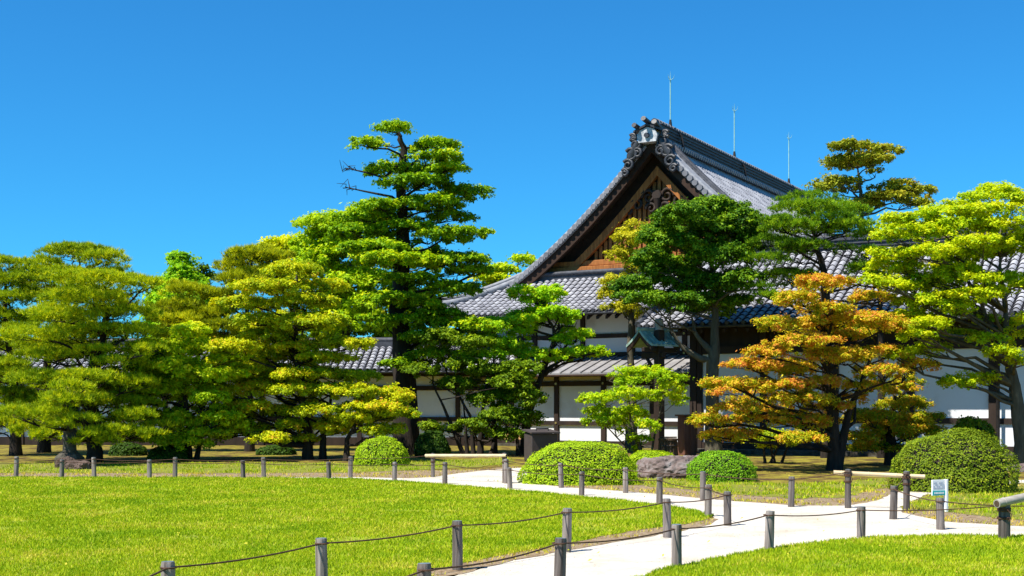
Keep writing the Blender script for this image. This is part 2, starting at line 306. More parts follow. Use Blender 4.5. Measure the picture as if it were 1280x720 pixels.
def in_poly(x, y, poly):
    poly = np.array([p[:2] for p in poly]); inside = np.zeros(len(x), bool)
    j = len(poly)-1
    for i in range(len(poly)):
        xi, yi = poly[i]; xj, yj = poly[j]
        c = ((yi > y) != (yj > y)) & (x < (xj-xi)*(y-yi)/(yj-yi+1e-12)+xi)
        inside ^= c; j = i
    return inside
def blades(name, poly, z0, dens, m, hgt, ymax, ymin=7.5, seed=0, bias=0.0, keep=1.0, avoid=()):
    rng = np.random.default_rng(seed)
    pa = np.array([p[:2] for p in poly])
    xs, ys = [], []
    yy = ymin
    while yy < min(ymax, pa[:,1].max()):
        y1 = yy*1.06; hw = min(0.45*y1+1.0, 14)
        n = int(dens*(10/yy)**1.7*(y1-yy)*2*hw)
        x = rng.uniform(-hw, hw, n); y = rng.uniform(yy, y1, n); k = in_poly(x, y, pa)
        for av in avoid: k &= ~in_poly(x, y, av)
        xs.append(x[k]); ys.append(y[k]); yy = y1
    x = np.concatenate(xs); y = np.concatenate(ys)
    if keep < 1:
        k = np.array([mnoise.noise(Vector((a*1.4, c*1.4, seed))) for a, c in zip(x, y)])
        kk = rng.random(len(x)) < np.clip(keep + k*1.2, 0.03, 1); x = x[kk]; y = y[kk]
    n = len(x); sc = np.clip(y/12, 0.85, 2.0)
    h = hgt*rng.uniform(0.55, 1.25, n)*(0.75+0.25*sc); w = 0.0055*sc*rng.uniform(0.8, 1.4, n)
    a = rng.uniform(0, 2*np.pi, n); lean = rng.uniform(0.1, 0.9, n); la = rng.uniform(0, 2*np.pi, n)
    c = np.stack([x, y, np.full(n, z0)], 1)
    dv = np.stack([np.cos(a)*w, np.sin(a)*w, np.zeros(n)], 1)
    tip = c + np.stack([np.cos(la)*lean*h, np.sin(la)*lean*h, h], 1)
    v = np.stack([c-dv, c+dv, tip], 1).reshape(-1, 3); f = np.arange(3*n).reshape(-1, 3)
    tone = np.array([mnoise.noise(Vector((p*0.9, q*0.9, 3))) + 0.5*mnoise.noise(Vector((p*4, q*4, 9))) for p, q in zip(x, y)])
    tone = np.clip(0.5 + 0.45*tone + rng.normal(0, 0.24, n) + bias, 0, 1)
    return tag(np_mesh(name, v, f, m, attr={'tone': tone}), kind='stuff')
tag(blades('lawn_grass', ppa, 0.018, 5200, M['blade'], 0.034, 30, seed=21, keep=0.92), 'short bright green grass covering the wide lawn', 'grass')
tag(blades('lawn_grass', ppb, 0.018, 5200, M['blade'], 0.036, 30, seed=22, keep=0.92), 'short bright green grass on the near lawn beside the path', 'grass')
for i, pp in enumerate(vergs):
    tag(blades('verge_tufts', pp, 0.006, 2200, M['blade'], 0.05, 40, seed=31+i, bias=0.0, keep=0.22, avoid=(path_poly,)), ('thin grass on the bank under the pines', 'thin grass beside the round clipped bushes', 'thin grass patch behind the small white sign')[i], 'grass')
tag(blades('dry_tufts', jitter_poly(ledge, amp=0.1, seed=6), 0.014, 1500, M['dryblade'], 0.035, 40, seed=41, keep=0.3), 'dry scattered tufts along the worn lawn edge', 'grass')
tag(blades('dry_tufts', jitter_poly(far_dirt, amp=0.1, seed=3), 0.003, 1500, M['dryblade'], 0.04, 40, seed=42, keep=0.2, avoid=(path_poly, ppa)), 'dry scattered tufts on the dirt beyond the path', 'grass')
# loose stones on path and dirt
def pebbles(name, polys, n, label, m, smin, smax, seed, avoid=()):
    rng = np.random.default_rng(seed); V = []; Fc = []; c0 = 0
    base = np.array([(1,0,0),(-1,0,0),(0,1,0),(0,-1,0),(0,0,1),(0,0,-1)], float)
    fo = np.array([(0,2,4),(2,1,4),(1,3,4),(3,0,4),(2,0,5),(1,2,5),(3,1,5),(0,3,5)])
    pa = np.array([p[:2] for p in polys])
    yy = rng.uniform(9, 31, n*6); xx = rng.uniform(-14, 14, n*6)
    k = in_poly(xx, yy, pa)
    for av in avoid: k &= ~in_poly(xx, yy, av)
    xx = xx[k][:n]; yy = yy[k][:n]
    for x, y in zip(xx, yy):
        s = rng.uniform(smin, smax); v = base*s*rng.uniform(0.6, 1.2, (6,1))*np.array([1,1,0.6]); an = rng.uniform(0, 6.28)
        v = v @ np.array([[math.cos(an),-math.sin(an),0],[math.sin(an),math.cos(an),0],[0,0,1]]) + np.array([x, y, 0.014])
        V.append(v); Fc.append(fo+c0); c0 += 6
    tag(np_mesh(name, np.concatenate(V), np.concatenate(Fc), m), label, 'gravel', kind='stuff')
pebbles('loose_gravel', path_poly, 2600, 'loose pale pebbles scattered over the gravel path', M['path'], 0.006, 0.016, 51, (ppa, ppb))
pebbles('loose_gravel', far_dirt, 1600, 'small brown stones scattered on the bare dirt bank', M['dirt'], 0.008, 0.024, 52, (path_poly, ppa, ppb))

# ------------------------------------------------------------------ tiled roofs
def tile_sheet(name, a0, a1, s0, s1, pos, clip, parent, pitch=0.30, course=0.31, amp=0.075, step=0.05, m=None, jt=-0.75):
    rng = np.random.default_rng(int(abs(a0*31+a1*17+s1*5))+1)
    nc = int(round((a1-a0)/pitch)); sub = 8
    A = a0 + np.arange(nc*sub+1)*(a1-a0)/(nc*sub)
    ph = (np.arange(nc*sub+1) % sub)/sub
    hA = amp*np.where(ph < 0.75, np.sin(np.pi*ph/0.75)**0.7, -0.75*np.sin(np.pi*(ph-0.75)/0.25))
    nr = int(round((s1-s0)/course)); cs = (s1-s0)/nr
    Ss, hS = [], []
    for k in range(nr):
        Ss += [s0+k*cs-0.03, s0+(k+1)*cs+0.02]; hS += [step, 0.0]
    Ss = np.array(Ss); hS = np.array(hS)
    AA, SS = np.meshgrid(A, Ss); HH = hA[None,:] + hS[:,None]
    V = pos(AA, SS); V[..., 2] += HH
    na = len(A); ns = len(Ss)
    i, j = np.meshgrid(np.arange(na-1), np.arange(ns-1))
    q = np.stack([j*na+i, j*na+i+1, (j+1)*na+i+1, (j+1)*na+i], -1).reshape(-1, 4)
    ac = (A[i]+A[i+1]).ravel()/2; sc = (Ss[j]+Ss[j+1]).ravel()/2
    k = clip(ac, sc); tones = np.clip(rng.normal(0.5, 0.22, (nc+1, nr+1)), 0, 1)
    tone = tones[np.minimum((i.ravel()//sub), nc), np.minimum(j.ravel()//2, nr)]
    joint = ((i.ravel() % sub) >= sub-2) | (j.ravel() % 2 == 1)           # gap shadow and dirt painted dark on valley and riser faces
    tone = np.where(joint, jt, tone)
    o = np_mesh(name, V.reshape(-1, 3), q[k], m or M['tile'], parent, {'tone': tone[k]})
    return o

# ---- the main hall (local frame: x along the gable front, y along the ridge)
hall = empty('palace_hall', (0, 54, 0), 'great timber hall with a grey tiled roof and a dark wooden gable', 'building', R(-30))
E0, TL, TR, TC, V0 = 5.5, -4.84, 15.16, 5.16, -0.3
def zr(s): return E0 + 0.375*s + 0.0375*s*s
def lift(d, s): return 0.34*np.maximum(0, 1-np.asarray(d)/4.0)**2*np.maximum(0, 1-np.asarray(s)/4.5)
VE = 24.8
def pos_front(a, s): return np.stack([a, V0+s, zr(s)+lift(np.minimum(a-TL, TR-a), s)], -1)
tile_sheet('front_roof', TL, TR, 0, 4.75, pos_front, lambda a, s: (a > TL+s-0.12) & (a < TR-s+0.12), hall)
def pos_left(a, s): return np.stack([TL+s, a, zr(s)+lift(a-V0, s)], -1)
def pos_right(a, s): return np.stack([TR-s, a, zr(s)+lift(a-V0, s)], -1)
cl = lambda a, s: np.where(s < 3.2, a > V0+s-0.12, a > 2.75)
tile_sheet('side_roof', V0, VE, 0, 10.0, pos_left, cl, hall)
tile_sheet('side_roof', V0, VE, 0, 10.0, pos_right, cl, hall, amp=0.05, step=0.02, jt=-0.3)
# soffits: dark boards under the eaves and verges
mb = MB()
def strip(fn, ss, off0, off1, m=0):
    vs = []
    for s in ss: vs += [fn(s, 0), fn(s, 1)]
    mb.add(vs, [(2*i, 2*i+1, 2*i+3, 2*i+2) for i in range(len(ss)-1)], m)
ss = np.linspace(0, 10, 26)
for side in (-1, 1):
    tf = (lambda s: TL+s) if side < 0 else (lambda s: TR-s)
    strip(lambda s, e: (tf(s), (2.82, VE)[e], zr(s)-0.14), ss[8:], 0, 0)
    strip(lambda s, e: (tf(s), (max(V0+s, 0)+0.05, VE)[e], zr(s)-0.14), ss[:9], 0, 0)
aa = np.linspace(TL+0.1, TR-0.1, 40)
vs = []
for a in aa:
    l0 = float(lift(min(a-TL, TR-a), 0.1)); l1 = float(lift(min(a-TL, TR-a), 2.2))
    vs += [(a, V0+0.06, zr(0)-0.12+l0), (min(max(a, TL+2.2), TR-2.2), V0+2.3, zr(2.3)-0.2+l1)]
mb.add(vs, [(2*i, 2*i+1, 2*i+3, 2*i+2) for i in range(len(aa)-1)])
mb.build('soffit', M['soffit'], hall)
# rafters below the front eave
rf = MB()
for a in np.arange(TL+2.2, TR-2.0, 0.42):
    l0 = float(lift(min(a-TL, TR-a), 0.1))
    z0 = zr(0)-0.30+l0; z1 = zr(2.2)-0.36
    rf.add([(a-.05,V0+.12,z0),(a+.05,V0+.12,z0),(a+.05,V0+.12,z0+.13),(a-.05,V0+.12,z0+.13),(a-.05,1.45,z1-.17),(a+.05,1.45,z1-.17),(a+.05,1.45,z1-.04),(a-.05,1.45,z1-.04)],
           [(0,1,2,3),(0,4,5,1),(1,5,6,2),(3,7,4,0),(4,7,6,5),(2,6,7,3)])
rf.build('rafters', M['timber'], hall)
# eave edge: round tile ends in a row
et = MB()
for a in np.arange(TL+0.1, TR, 0.30):
    z = zr(0)+0.045+float(lift(min(a-TL, TR-a), 0))
    et.tube([(a, V0-0.05, z), (a, V0+0.1, z+0.03)], 0.075, 8)
pts = [(a, V0+0.02, zr(0)-0.05+float(lift(min(a-TL, TR-a), 0))) for a in np.linspace(TL, TR, 60)]
et.tube(pts, 0.06, 4)
et.build('eave_tiles', M['tiledark'], hall)
# hip ridges
for side in (-1, 1):
    hr = MB(); ps = []
    for s in np.linspace(-0.05, 3.6, 12):
        t = TL+s if side < 0 else TR-s
        ps.append((t, V0+s, zr(max(s, 0))+0.14+float(lift(0 if s < 0 else s, max(s, 0)))*0.9+0.12*max(0, 1-s/1.2)))
    hr.tube(ps, 0.17, 6); hr.tube([(p[0], p[1], p[2]+0.18) for p in ps], 0.10, 8)
    p = ps[0]; hr.lathe((p[0], p[1], p[2]-0.1), [(0.2,0),(0.24,0.15),(0.2,0.4),(0.1,0.5)], 8)
    hr.build('hip_ridge', M['tilelight'], hall)
# band of tiles closing the foot of the gable
fb = MB(); fb.box(TL+4.0, TR-4.0, 3.05, 3.6, zr(3.4)-0.05, zr(3.4)+0.3)
fb.tube([(TL+4.0, 3.05, zr(3.4)+0.3), (TR-4.0, 3.05, zr(3.4)+0.3)], 0.1, 8)
fb.build('gable_flashing', M['tiledark'], hall)
# verge rolls and their round ends
vr = MB(); ve = MB(); kr = MB()
sv = np.linspace(3.25, 9.75, 30)
for side in (-1, 1):
    tf = (lambda s: TL+s) if side < 0 else (lambda s: TR-s)
    for v, r, dz in ((2.86, 0.12, 0.10), (3.22, 0.11, 0.09), (3.56, 0.11, 0.09)):
        vr.tube([(tf(s), v, zr(s)+dz) for s in sv], r, 8)
    k = 3.3
    while k < 9.6:
        t = tf(k); z = zr(k)-0.02
        ve.tube([(t, 2.62, z), (t, 2.95, z+0.02)], 0.12, 10)
        k += 0.30/math.sqrt(1+(0.375+0.075*k)**2)
    ve.tube([(tf(s), 2.74, zr(s)-0.10) for s in sv], 0.08, 4)
    ps = [(tf(s), 4.05, zr(s)+0.10) for s in np.linspace(4.6, 9.7, 20)]
    kr.tube(ps, 0.20, 6); kr.tube([(p[0], p[1], p[2]+0.2) for p in ps], 0.11, 8)
    for p in ps[::1]: kr.tube([(p[0], p[1]-0.2, p[2]+0.07), (p[0], p[1]-0.26, p[2]+0.07)], 0.06, 6)
    p = ps[0]; kr.lathe((p[0], p[1], p[2]-0.12), [(0.22,0),(0.28,0.2),(0.22,0.5),(0.1,0.62)], 8)
vr.build('verge_rolls', M['tilelight'], hall); ve.build('verge_tile_ends', M['tile'], hall); kr.build('descending_ridge', M['tiledark'], hall)
# bargeboards, gable wall, rafters of the pediment
bb = MB()
def prof_band(mb, v0, v1, o0, o1, s_from, s_to, m=0, n=24):
    for side in (-1, 1):
        tf = (lambda s: TL+s) if side < 0 else (lambda s: TR-s)
        vs = []; fs = []
        for s in np.linspace(s_from, s_to, n):
            t = tf(s)
            vs += [(t,v0,zr(s)+o0),(t,v1,zr(s)+o0),(t,v1,zr(s)+o1),(t,v0,zr(s)+o1)]
        for i in range(n-1):
            for k in range(4): fs.append((4*i+k, 4*i+(k+1)%4, 4*i+4+(k+1)%4, 4*i+4+k))
        fs += [(0,1,2,3), (4*n-4,4*n-3,4*n-2,4*n-1)]
        mb.add(vs, fs, m)
prof_band(bb, 2.80, 2.94, -0.62, -0.16, 3.35, 10.0)
bb.build('bargeboard', M['gabledark'], hall)
b2 = MB(); prof_band(b2, 3.02, 3.62, -0.34, -0.2, 3.6, 10.0); b2.build('verge_soffit', M['soffit'], hall)
pr = MB(); prof_band(pr, 3.36, 3.56, -1.52, -1.12, 4.1, 10.0)
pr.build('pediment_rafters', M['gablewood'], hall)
gw = MB()
gs = np.linspace(4.2, 10, 20); vs = []
for s in gs: vs += [(TL+s, 3.74, zr(3.8)), (TL+s, 3.74, zr(s)-0.2)]
for s in gs[::-1][1:]: vs += [(TR-s, 3.74, zr(3.8)), (TR-s, 3.74, zr(s)-0.2)]
gw.add(vs, [(2*i, 2*i+2, 2*i+3, 2*i+1) for i in range(len(vs)//2-1)])
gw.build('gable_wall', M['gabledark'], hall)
sltt = MB(); n = 0
for t in np.arange(TC-4.6, TC+4.61, 0.23):
    s = 10-abs(t-TC); top = zr(s)-1.5
    if top > 8.35: sltt.box(t-0.07, t+0.07, 3.60, 3.73, 8.0, top)
sltt.build('gable_slats', M['gablewood'], hall)
bt = MB(); bt.box(TC-5.3, TC+5.3, 3.42, 3.72, 7.82, 8.06, ch=0.02); bt.box(TC-5.5, TC+5.5, 3.3, 3.7, 7.6, 7.80, ch=0.02)
bt.build('gable_sill', M['gablewood'], hall)
# carved pendant: scrolls on both sides of a hexagonal boss
cv = MB(); zc = zr(10)-2.35
for sgn in (-1, 1):
    for (cx0, cz0, rr, turns) in ((0.42, -0.05, 0.34, 1.3), (0.95, -0.35, 0.28, 1.2), (1.35, -0.62, 0.2, 1.0), (0.3, -0.55, 0.25, 1.2)):
        ps = []
        for k in range(18):
            a = k/17*turns*2*math.pi; q = rr*(1-0.75*k/17)
            ps.append((TC+sgn*(cx0+q*math.cos(a)), 3.46-0.03*math.sin(a*2), zc+cz0+q*math.sin(a)))
        cv.tube(ps, [0.09*(1-0.5*k/17) for k in range(18)], 6)
cv.tube([(TC, 3.3, zc), (TC, 3.58, zc)], [0.22, 0.26], 6, smooth=False)
cv.tube([(TC, 3.42, zc-0.15), (TC, 3.42, zc-0.75)], [0.2, 0.05], 6)
cv.build('gable_carving', M['timber'], hall)
# main ridge
rg = MB(); rz = zr(10)
rg.box(TC-0.30, TC+0.30, 3.1, VE, rz-0.25, rz+0.62)
for k, dz in enumerate((0.0, 0.14, 0.28, 0.42, 0.56)): rg.box(TC-0.35, TC+0.35, 3.08, VE+0.02, rz+dz, rz+dz+0.05)
rg.tube([(TC, 3.05, rz+0.70), (TC, VE, rz+0.70)], 0.15, 8)
rg.build('main_ridge', M['tiledark'], hall)
rl = MB()
for side in (-1, 1):
    for v in np.arange(3.2, VE, 0.25):
        rl.tube([(TC+side*0.40, v, rz-0.16), (TC+side*0.52, v, rz-0.20)], 0.085, 8)
    rl.tube([(TC+side*0.38, 3.1, rz-0.04), (TC+side*0.38, VE, rz-0.04)], 0.05, 6)
for v in np.arange(3.3, VE, 0.3): rl.tube([(TC, v, rz+0.70), (TC, v+0.06, rz+0.70)], 0.175, 8)
rl.build('ridge_tiles', M['tilelight'], hall)
# ridge-end ornament
ro = MB()
ro.add([(TC-.52,2.35,rz+.02),(TC+.52,2.35,rz+.02),(TC+.62,2.35,rz+.45),(TC+.42,2.35,rz+.78),(TC,2.35,rz+.95),(TC-.42,2.35,rz+.78),(TC-.62,2.35,rz+.45),
        (TC-.52,3.1,rz+.02),(TC+.52,3.1,rz+.02),(TC+.62,3.1,rz+.45),(TC+.42,3.1,rz+.78),(TC,3.1,rz+.95),(TC-.42,3.1,rz+.78),(TC-.62,3.1,rz+.45)],
       [tuple(range(7)), tuple(range(13,6,-1))] + [(i, (i+1)%7, 7+(i+1)%7, 7+i) for i in range(7)])
shr = lambda V: [(TC+(v[0]-TC)*0.76, v[1], rz-0.30+(v[2]-rz)*0.68) for v in V]
ro.v = shr(ro.v)
ornp = ro.build('ridge_end_ornament', M['whitetrim'], hall)
rd = MB(); rd.tube([(TC, 2.25, rz+.42), (TC, 2.5, rz+.42)], 0.15, 16); rd.v = shr(rd.v); rd.build('ornament_boss', M['orn'], ornp)
rc = MB()
for dx, dz, dd in ((-0.62, 0.92, 0), (0, 1.22, -0.1), (0.58, 0.98, 0)):
    rc.tube([(TC+dx, 2.05+dd, rz+dz+0.14), (TC+dx*0.9, 2.6, rz+dz), (TC+dx*0.7, 3.4, rz+dz-0.15)], 0.15, 10)
for sgn in (-1, 1):
    rc.add([(TC,2.28,rz+1.02),(TC+sgn*.8,2.28,rz+.66),(TC+sgn*.8,2.28,rz+.78),(TC,2.28,rz+1.15),(TC,3.1,rz+1.02),(TC+sgn*.8,3.1,rz+.66),(TC+sgn*.8,3.1,rz+.78),(TC,3.1,rz+1.15)],
           [(0,1,2,3),(4,7,6,5),(0,4,5,1),(2,6,7,3),(1,5,6,2),(3,7,4,0)])
rc.v = shr(rc.v); rc.build('ornament_crown', M['orn'], ornp)
fn = MB()
for sgn in (-1, 1):
    for (ox, oz, rr) in ((0.72, -0.05, 0.36), (0.95, -0.55, 0.34), (1.12, -1.05, 0.30), (0.62, -0.5, 0.26), (0.85, 0.28, 0.2), (1.3, -1.42, 0.2)):
        ps = []
        for k in range(16):
            a = 0.6+k/15*1.35*2*math.pi; q = rr*(1-0.72*k/15)
            ps.append((TC+sgn*(ox+q*math.cos(a)), 2.55-0.04*k/15, rz+oz+q*math.sin(a)))
        fn.tube(ps, [0.10*(1-0.5*k/15) for k in range(16)], 6)
    fn.tube([(TC+sgn*0.6, 2.7, rz+0.1), (TC+sgn*1.0, 2.7, rz-0.6), (TC+sgn*1.25, 2.7, rz-1.3)], [0.25, 0.28, 0.12], 8)
fn.v = [(TC+(v[0]-TC)*0.85, v[1], rz-0.25+(v[2]-rz)*0.85) for v in fn.v]
fn.build('ornament_fins', M['orn'], ornp)
# lightning rods standing on the ridge
for v, hgt in ((4.82, 2.25), (12.77, 2.5), (21.27, 2.7)):
    lr = MB(); z = rz+0.62
    lr.tube([(TC, v, z+0.3), (TC, v, z+hgt)], 0.028, 8)
    lr.tube([(TC, v, z+hgt), (TC, v, z+hgt+0.35)], [0.02, 0.004], 6)
    for q in range(3):
        a = q*2.1+0.3
        lr.tube([(TC, v, z+hgt-0.04), (TC+0.14*math.cos(a), v+0.14*math.sin(a), z+hgt+0.05), (TC+0.17*math.cos(a), v+0.17*math.sin(a), z+hgt+0.2)], [0.014, 0.012, 0.004], 5)
    lo = lr.build('lightning_rod', M['rod'], hall)
    k = MB(); k.tube([(TC, v, z+0.05), (TC, v, z+0.5)], [0.11, 0.05], 8)
    k.tube([(TC, v, z+0.2), (TC+0.42, v+0.25, z-0.2), (TC+0.5, v+0.3, z-0.8)], 0.06, 6); k.tube([(TC, v, z+0.2), (TC-0.42, v+0.25, z-0.2), (TC-0.5, v+0.3, z-0.8)], 0.06, 6)
    k.build('rod_bracket', M['iron'], lo)
# back gable and body walls
wl = MB(); wl.box(-3.1, 12.9, 1.5, 24.0, 0.2, 6.0); wl.box(-1.0, 9.42, 0.0, 1.49, 0.22, 3.05)
vs = []
for s in gs: vs += [(TL+s, VE-0.6, 6.0), (TL+s, VE-0.6, zr(s)-0.2)]
for s in gs[::-1][1:]: vs += [(TR-s, VE-0.6, 6.0), (TR-s, VE-0.6, zr(s)-0.2)]
wl.add(vs, [(2*i, 2*i+2, 2*i+3, 2*i+1) for i in range(len(vs)//2-1)])
wl.build('wall', M['plaster'], hall)
tm = MB(); lowx = [-1.0, 0.0, 2.15, 4.3, 6.45, 8.6]
for x in lowx: tm.box(x-0.1, x+0.1, -0.10, 0.05, 0.1, 2.98, ch=0.01)
for z0, z1, d in ((2.50, 2.70, 0.07), (0.90, 1.07, 0.085), (0.1, 0.26, 0.06)): tm.box(-1.05, 9.3, -d, 0.03, z0, z1)
for x in (-3.0, -1.9, 0.3, 2.6, 4.9, 7.2, 9.5): tm.box(x-0.1, x+0.1, 1.40, 1.55, 0.1 if x < -1 else 3.5, 6.05, ch=0.01)
for z0, z1, d in ((4.52, 4.70, 1.44), (5.72, 5.95, 1.43), (3.72, 3.92, 1.42)): tm.box(-3.05, 12.9, d, 1.53, z0, z1)
tm.box(9.30, 9.55, -3.18, -2.9, 0, 4.4, ch=0.01)
tm.build('timber_frame', M['timber'], hall)
for x, y, zs in [(x, -0.10, (2.60, 0.985)) for x in lowx]+[(x, 1.40, (4.61, 3.82)) for x in (2.6, 4.9, 7.2)]:
    for z in zs:
        bc = MB(); bc.tube([(x, y, z), (x, y-0.025, z)], 0.045, 10); bc.build('nail_cover', M['brass'], hall)
cr = MB(); cr.box(-1.0, 9.3, -0.02, 0.02, 2.72, 2.95); cr.build('cream_band', M['cream'], hall)
oc = MB(); oc.box(-2.6, 1.9, -0.045, -0.005, 0.28, 0.62); oc.build('ochre_panel', M['ochre'], hall)
pl = MB(); pl.box(-1.1, 9.4, -0.16, 0.2, 0, 0.12); pl.build('stone_sill', M['stone'], hall)
# pent roof over the lower wall
pt = MB()
x0, x1, va, vb, za, zb = -1.4, 9.3, -1.0, 1.45, 3.02, 3.74
pt.add([(x0,va,za),(x1,va,za),(x1,vb,zb),(x0,vb,zb),(x0,va,za-.07),(x1,va,za-.07),(x1,vb,zb-.07),(x0,vb,zb-.07)], [(0,1,2,3),(7,6,5,4),(0,4,5,1),(1,5,6,2),(3,7,4,0)])
for x in np.arange(x0+0.1, x1, 0.46):
    for w, hh in ((0.035, 0.05),):
        pt.add([(x-w,va-.02,za+.004),(x+w,va-.02,za+.004),(x+w,va-.02,za+hh),(x-w,va-.02,za+hh),(x-w,vb,zb+.004),(x+w,vb,zb+.004),(x+w,vb,zb+hh),(x-w,vb,zb+hh)], [(0,1,2,3),(0,4,5,1),(1,5,6,2),(2,6,7,3),(3,7,4,0)])
pt.build('pent_roof', M['sheet'], hall)
ps_ = MB()
for x in np.arange(x0+0.3, x1, 0.46): ps_.add([(x-.04,va+.06,za-.16),(x+.04,va+.06,za-.16),(x+.04,va+.06,za-.075),(x-.04,va+.06,za-.075),(x-.04,0.02,za+.14),(x+.04,0.02,za+.14),(x+.04,0.02,za+.225),(x-.04,0.02,za+.225)], [(0,1,2,3),(0,4,5,1),(1,5,6,2),(2,6,7,3),(3,7,4,0)])
ps_.tube([(x0, va+0.03, za-0.12), (x1, va+0.03, za-0.12)], 0.05, 6)
ps_.build('pent_roof_rafters', M['gabledark'], hall)

# ---- the wing on the right
wing = empty('palace_wing', (0, 54, 0), 'long low wing with a tiled roof and tall white wall panels', 'building', R(-30))
wx0, wx1, wv, we, wz = 9.4, 32.0, -3.0, -4.7, 4.5
def zw(s): return wz + 0.42*s + 0.022*s*s
def pos_w(a, s): return np.stack([a, we+s, zw(s)], -1)
def pos_wb(a, s): return np.stack([a, we+11.2-s, zw(s)], -1)
al = lambda a, s: np.ones(len(a), bool)
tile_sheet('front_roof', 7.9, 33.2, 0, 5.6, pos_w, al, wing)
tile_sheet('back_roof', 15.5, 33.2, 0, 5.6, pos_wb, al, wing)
k = MB()
for a in np.arange(8.0, 33.2, 0.30): k.tube([(a, we-0.05, zw(0)+0.045), (a, we+0.1, zw(0)+0.07)], 0.075, 8)
k.tube([(7.9, we+0.02, wz-0.05), (33.2, we+0.02, wz-0.05)], 0.06, 4)
k.build('eave_tiles', M['tiledark'], wing)
k = MB(); k.box(7.8, 33.3, we+5.35, we+5.85, zw(5.6)-0.1, zw(5.6)+0.4); k.tube([(7.7, we+5.6, zw(5.6)+0.46), (33.4, we+5.6, zw(5.6)+0.46)], 0.14, 8)
for dz in (0.02, 0.16, 0.3): k.box(7.78, 33.32, we+5.3, we+5.9, zw(5.6)+dz, zw(5.6)+dz+0.04)
k.tube([(7.92, we+s, zw(s)+0.09) for s in np.linspace(0, 5.5, 12)], 0.12, 8)
k.build('ridge', M['tiledark'], wing)
k = MB(); k.add([(7.95,we+.06,wz-.13),(33.1,we+.06,wz-.13),(33.1,we+2.2,zw(2.2)-.2),(7.95,we+2.2,zw(2.2)-.2)], [(0,1,2,3)])
for a in np.arange(8.2, 33, 0.42):
    k.add([(a-.05,we+.12,wz-.27),(a+.05,we+.12,wz-.27),(a+.05,we+.12,wz-.14),(a-.05,we+.12,wz-.14),(a-.05,wv,zw(1.7)-.27),(a+.05,wv,zw(1.7)-.27),(a+.05,wv,zw(1.7)-.14),(a-.05,wv,zw(1.7)-.14)], [(0,1,2,3),(0,4,5,1),(1,5,6,2),(2,6,7,3),(3,7,4,0)])
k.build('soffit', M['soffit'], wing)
k = MB(); k.box(9.56, wx1, wv, 3.5, 0.35, 3.6); k.build('wall', M['plaster'], wing)
k = MB(); k.box(9.58, wx1-0.02, wv+0.05, 3.4, 3.6, 5.1)
k.box(9.4, wx1, wv-0.09, wv+0.04, 3.55, 3.82); k.box(9.56, wx1, wv-0.07, wv+0.03, 1.08, 1.27); k.box(9.56, wx1, wv-0.1, wv+0.3, 0.0, 0.36)
for x in (9.62, 12.05, 14.6, 17.15, 19.75, 22.3, 24.9, 27.5, 30.0): k.box(x-0.12, x+0.12, wv-0.13, wv+0.05, 0.1, 4.6, ch=0.01)
k.build('timber_frame', M['timber'], wing)
k = MB(); k.box(9.3, wx1, wv-1.5, wv-0.11, 0, 0.14); k.build('stone_step', M['stone'], wing)
k = MB(); k.tube([(19.95, wv-0.28, 0.05), (19.95, wv-0.28, 4.0), (19.95, we+0.2, wz-0.2)], 0.06, 8); k.build('downpipe', M['iron'], wing)
k = MB(); k.tube([(8.75, we-0.06, 0.3), (8.75, we-0.06, wz-0.05)], 0.022, 6)
for z in np.arange(0.4, wz-0.1, 0.2): k.tube([(8.75, we-0.06, z), (8.75, we-0.06, z+0.1)], 0.032, 6)
k.build('rain_chain', M['iron'], wing)

# ---- the roofed corridor on the left
corr = empty('roofed_corridor', (0, 54.2, 0), 'long white walled corridor with a low tiled roof behind the pines', 'building', R(-3))
ce, cz = -1.1, 3.15
def zc_(s): return cz + 0.40*s + 0.02*s*s
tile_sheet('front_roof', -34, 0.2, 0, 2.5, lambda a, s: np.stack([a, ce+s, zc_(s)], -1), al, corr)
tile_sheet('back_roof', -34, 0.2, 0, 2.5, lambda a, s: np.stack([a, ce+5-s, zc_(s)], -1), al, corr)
k = MB()
for a in np.arange(-34, 0.2, 0.30): k.tube([(a, ce-0.05, zc_(0)+0.045), (a, ce+0.1, zc_(0)+0.07)], 0.075, 8)
k.tube([(-34, ce+0.02, cz-0.05), (0.2, ce+0.02, cz-0.05)], 0.06, 4); k.build('eave_tiles', M['tiledark'], corr)
k = MB(); k.box(-34, 0.25, ce+2.3, ce+2.7, zc_(2.5)-0.1, zc_(2.5)+0.22); k.tube([(-34, ce+2.5, zc_(2.5)+0.28), (0.35, ce+2.5, zc_(2.5)+0.28)], 0.13, 8)
k.lathe((0.3, ce+2.5, zc_(2.5)-0.1), [(0.22,0),(0.28,0.2),(0.2,0.5),(0.05,0.6)], 8)
k.build('ridge', M['tiledark'], corr)
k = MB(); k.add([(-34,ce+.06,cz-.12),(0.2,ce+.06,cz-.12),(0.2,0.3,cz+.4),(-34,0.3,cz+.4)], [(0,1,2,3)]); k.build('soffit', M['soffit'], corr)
k = MB(); k.box(-34, -0.4, 0, 2.8, 0.34, 3.5); k.build('wall', M['plaster'], corr)
k = MB()
for x in np.arange(-33.8, 0, 2.1): k.box(x-0.1, x+0.1, -0.1, 0.04, 0.0, 3.3, ch=0.01)
for z0, z1, d in ((2.35, 2.55, 0.07), (1.05, 1.22, 0.085), (2.95, 3.2, 0.06)): k.box(-34, -0.4, -d, 0.03, z0, z1)
k.build('timber_frame', M['timber'], corr)
k = MB(); k.box(-34, -0.4, -0.05, 0.1, 0.0, 0.36); k.build('board_skirt', M['timber'], corr)

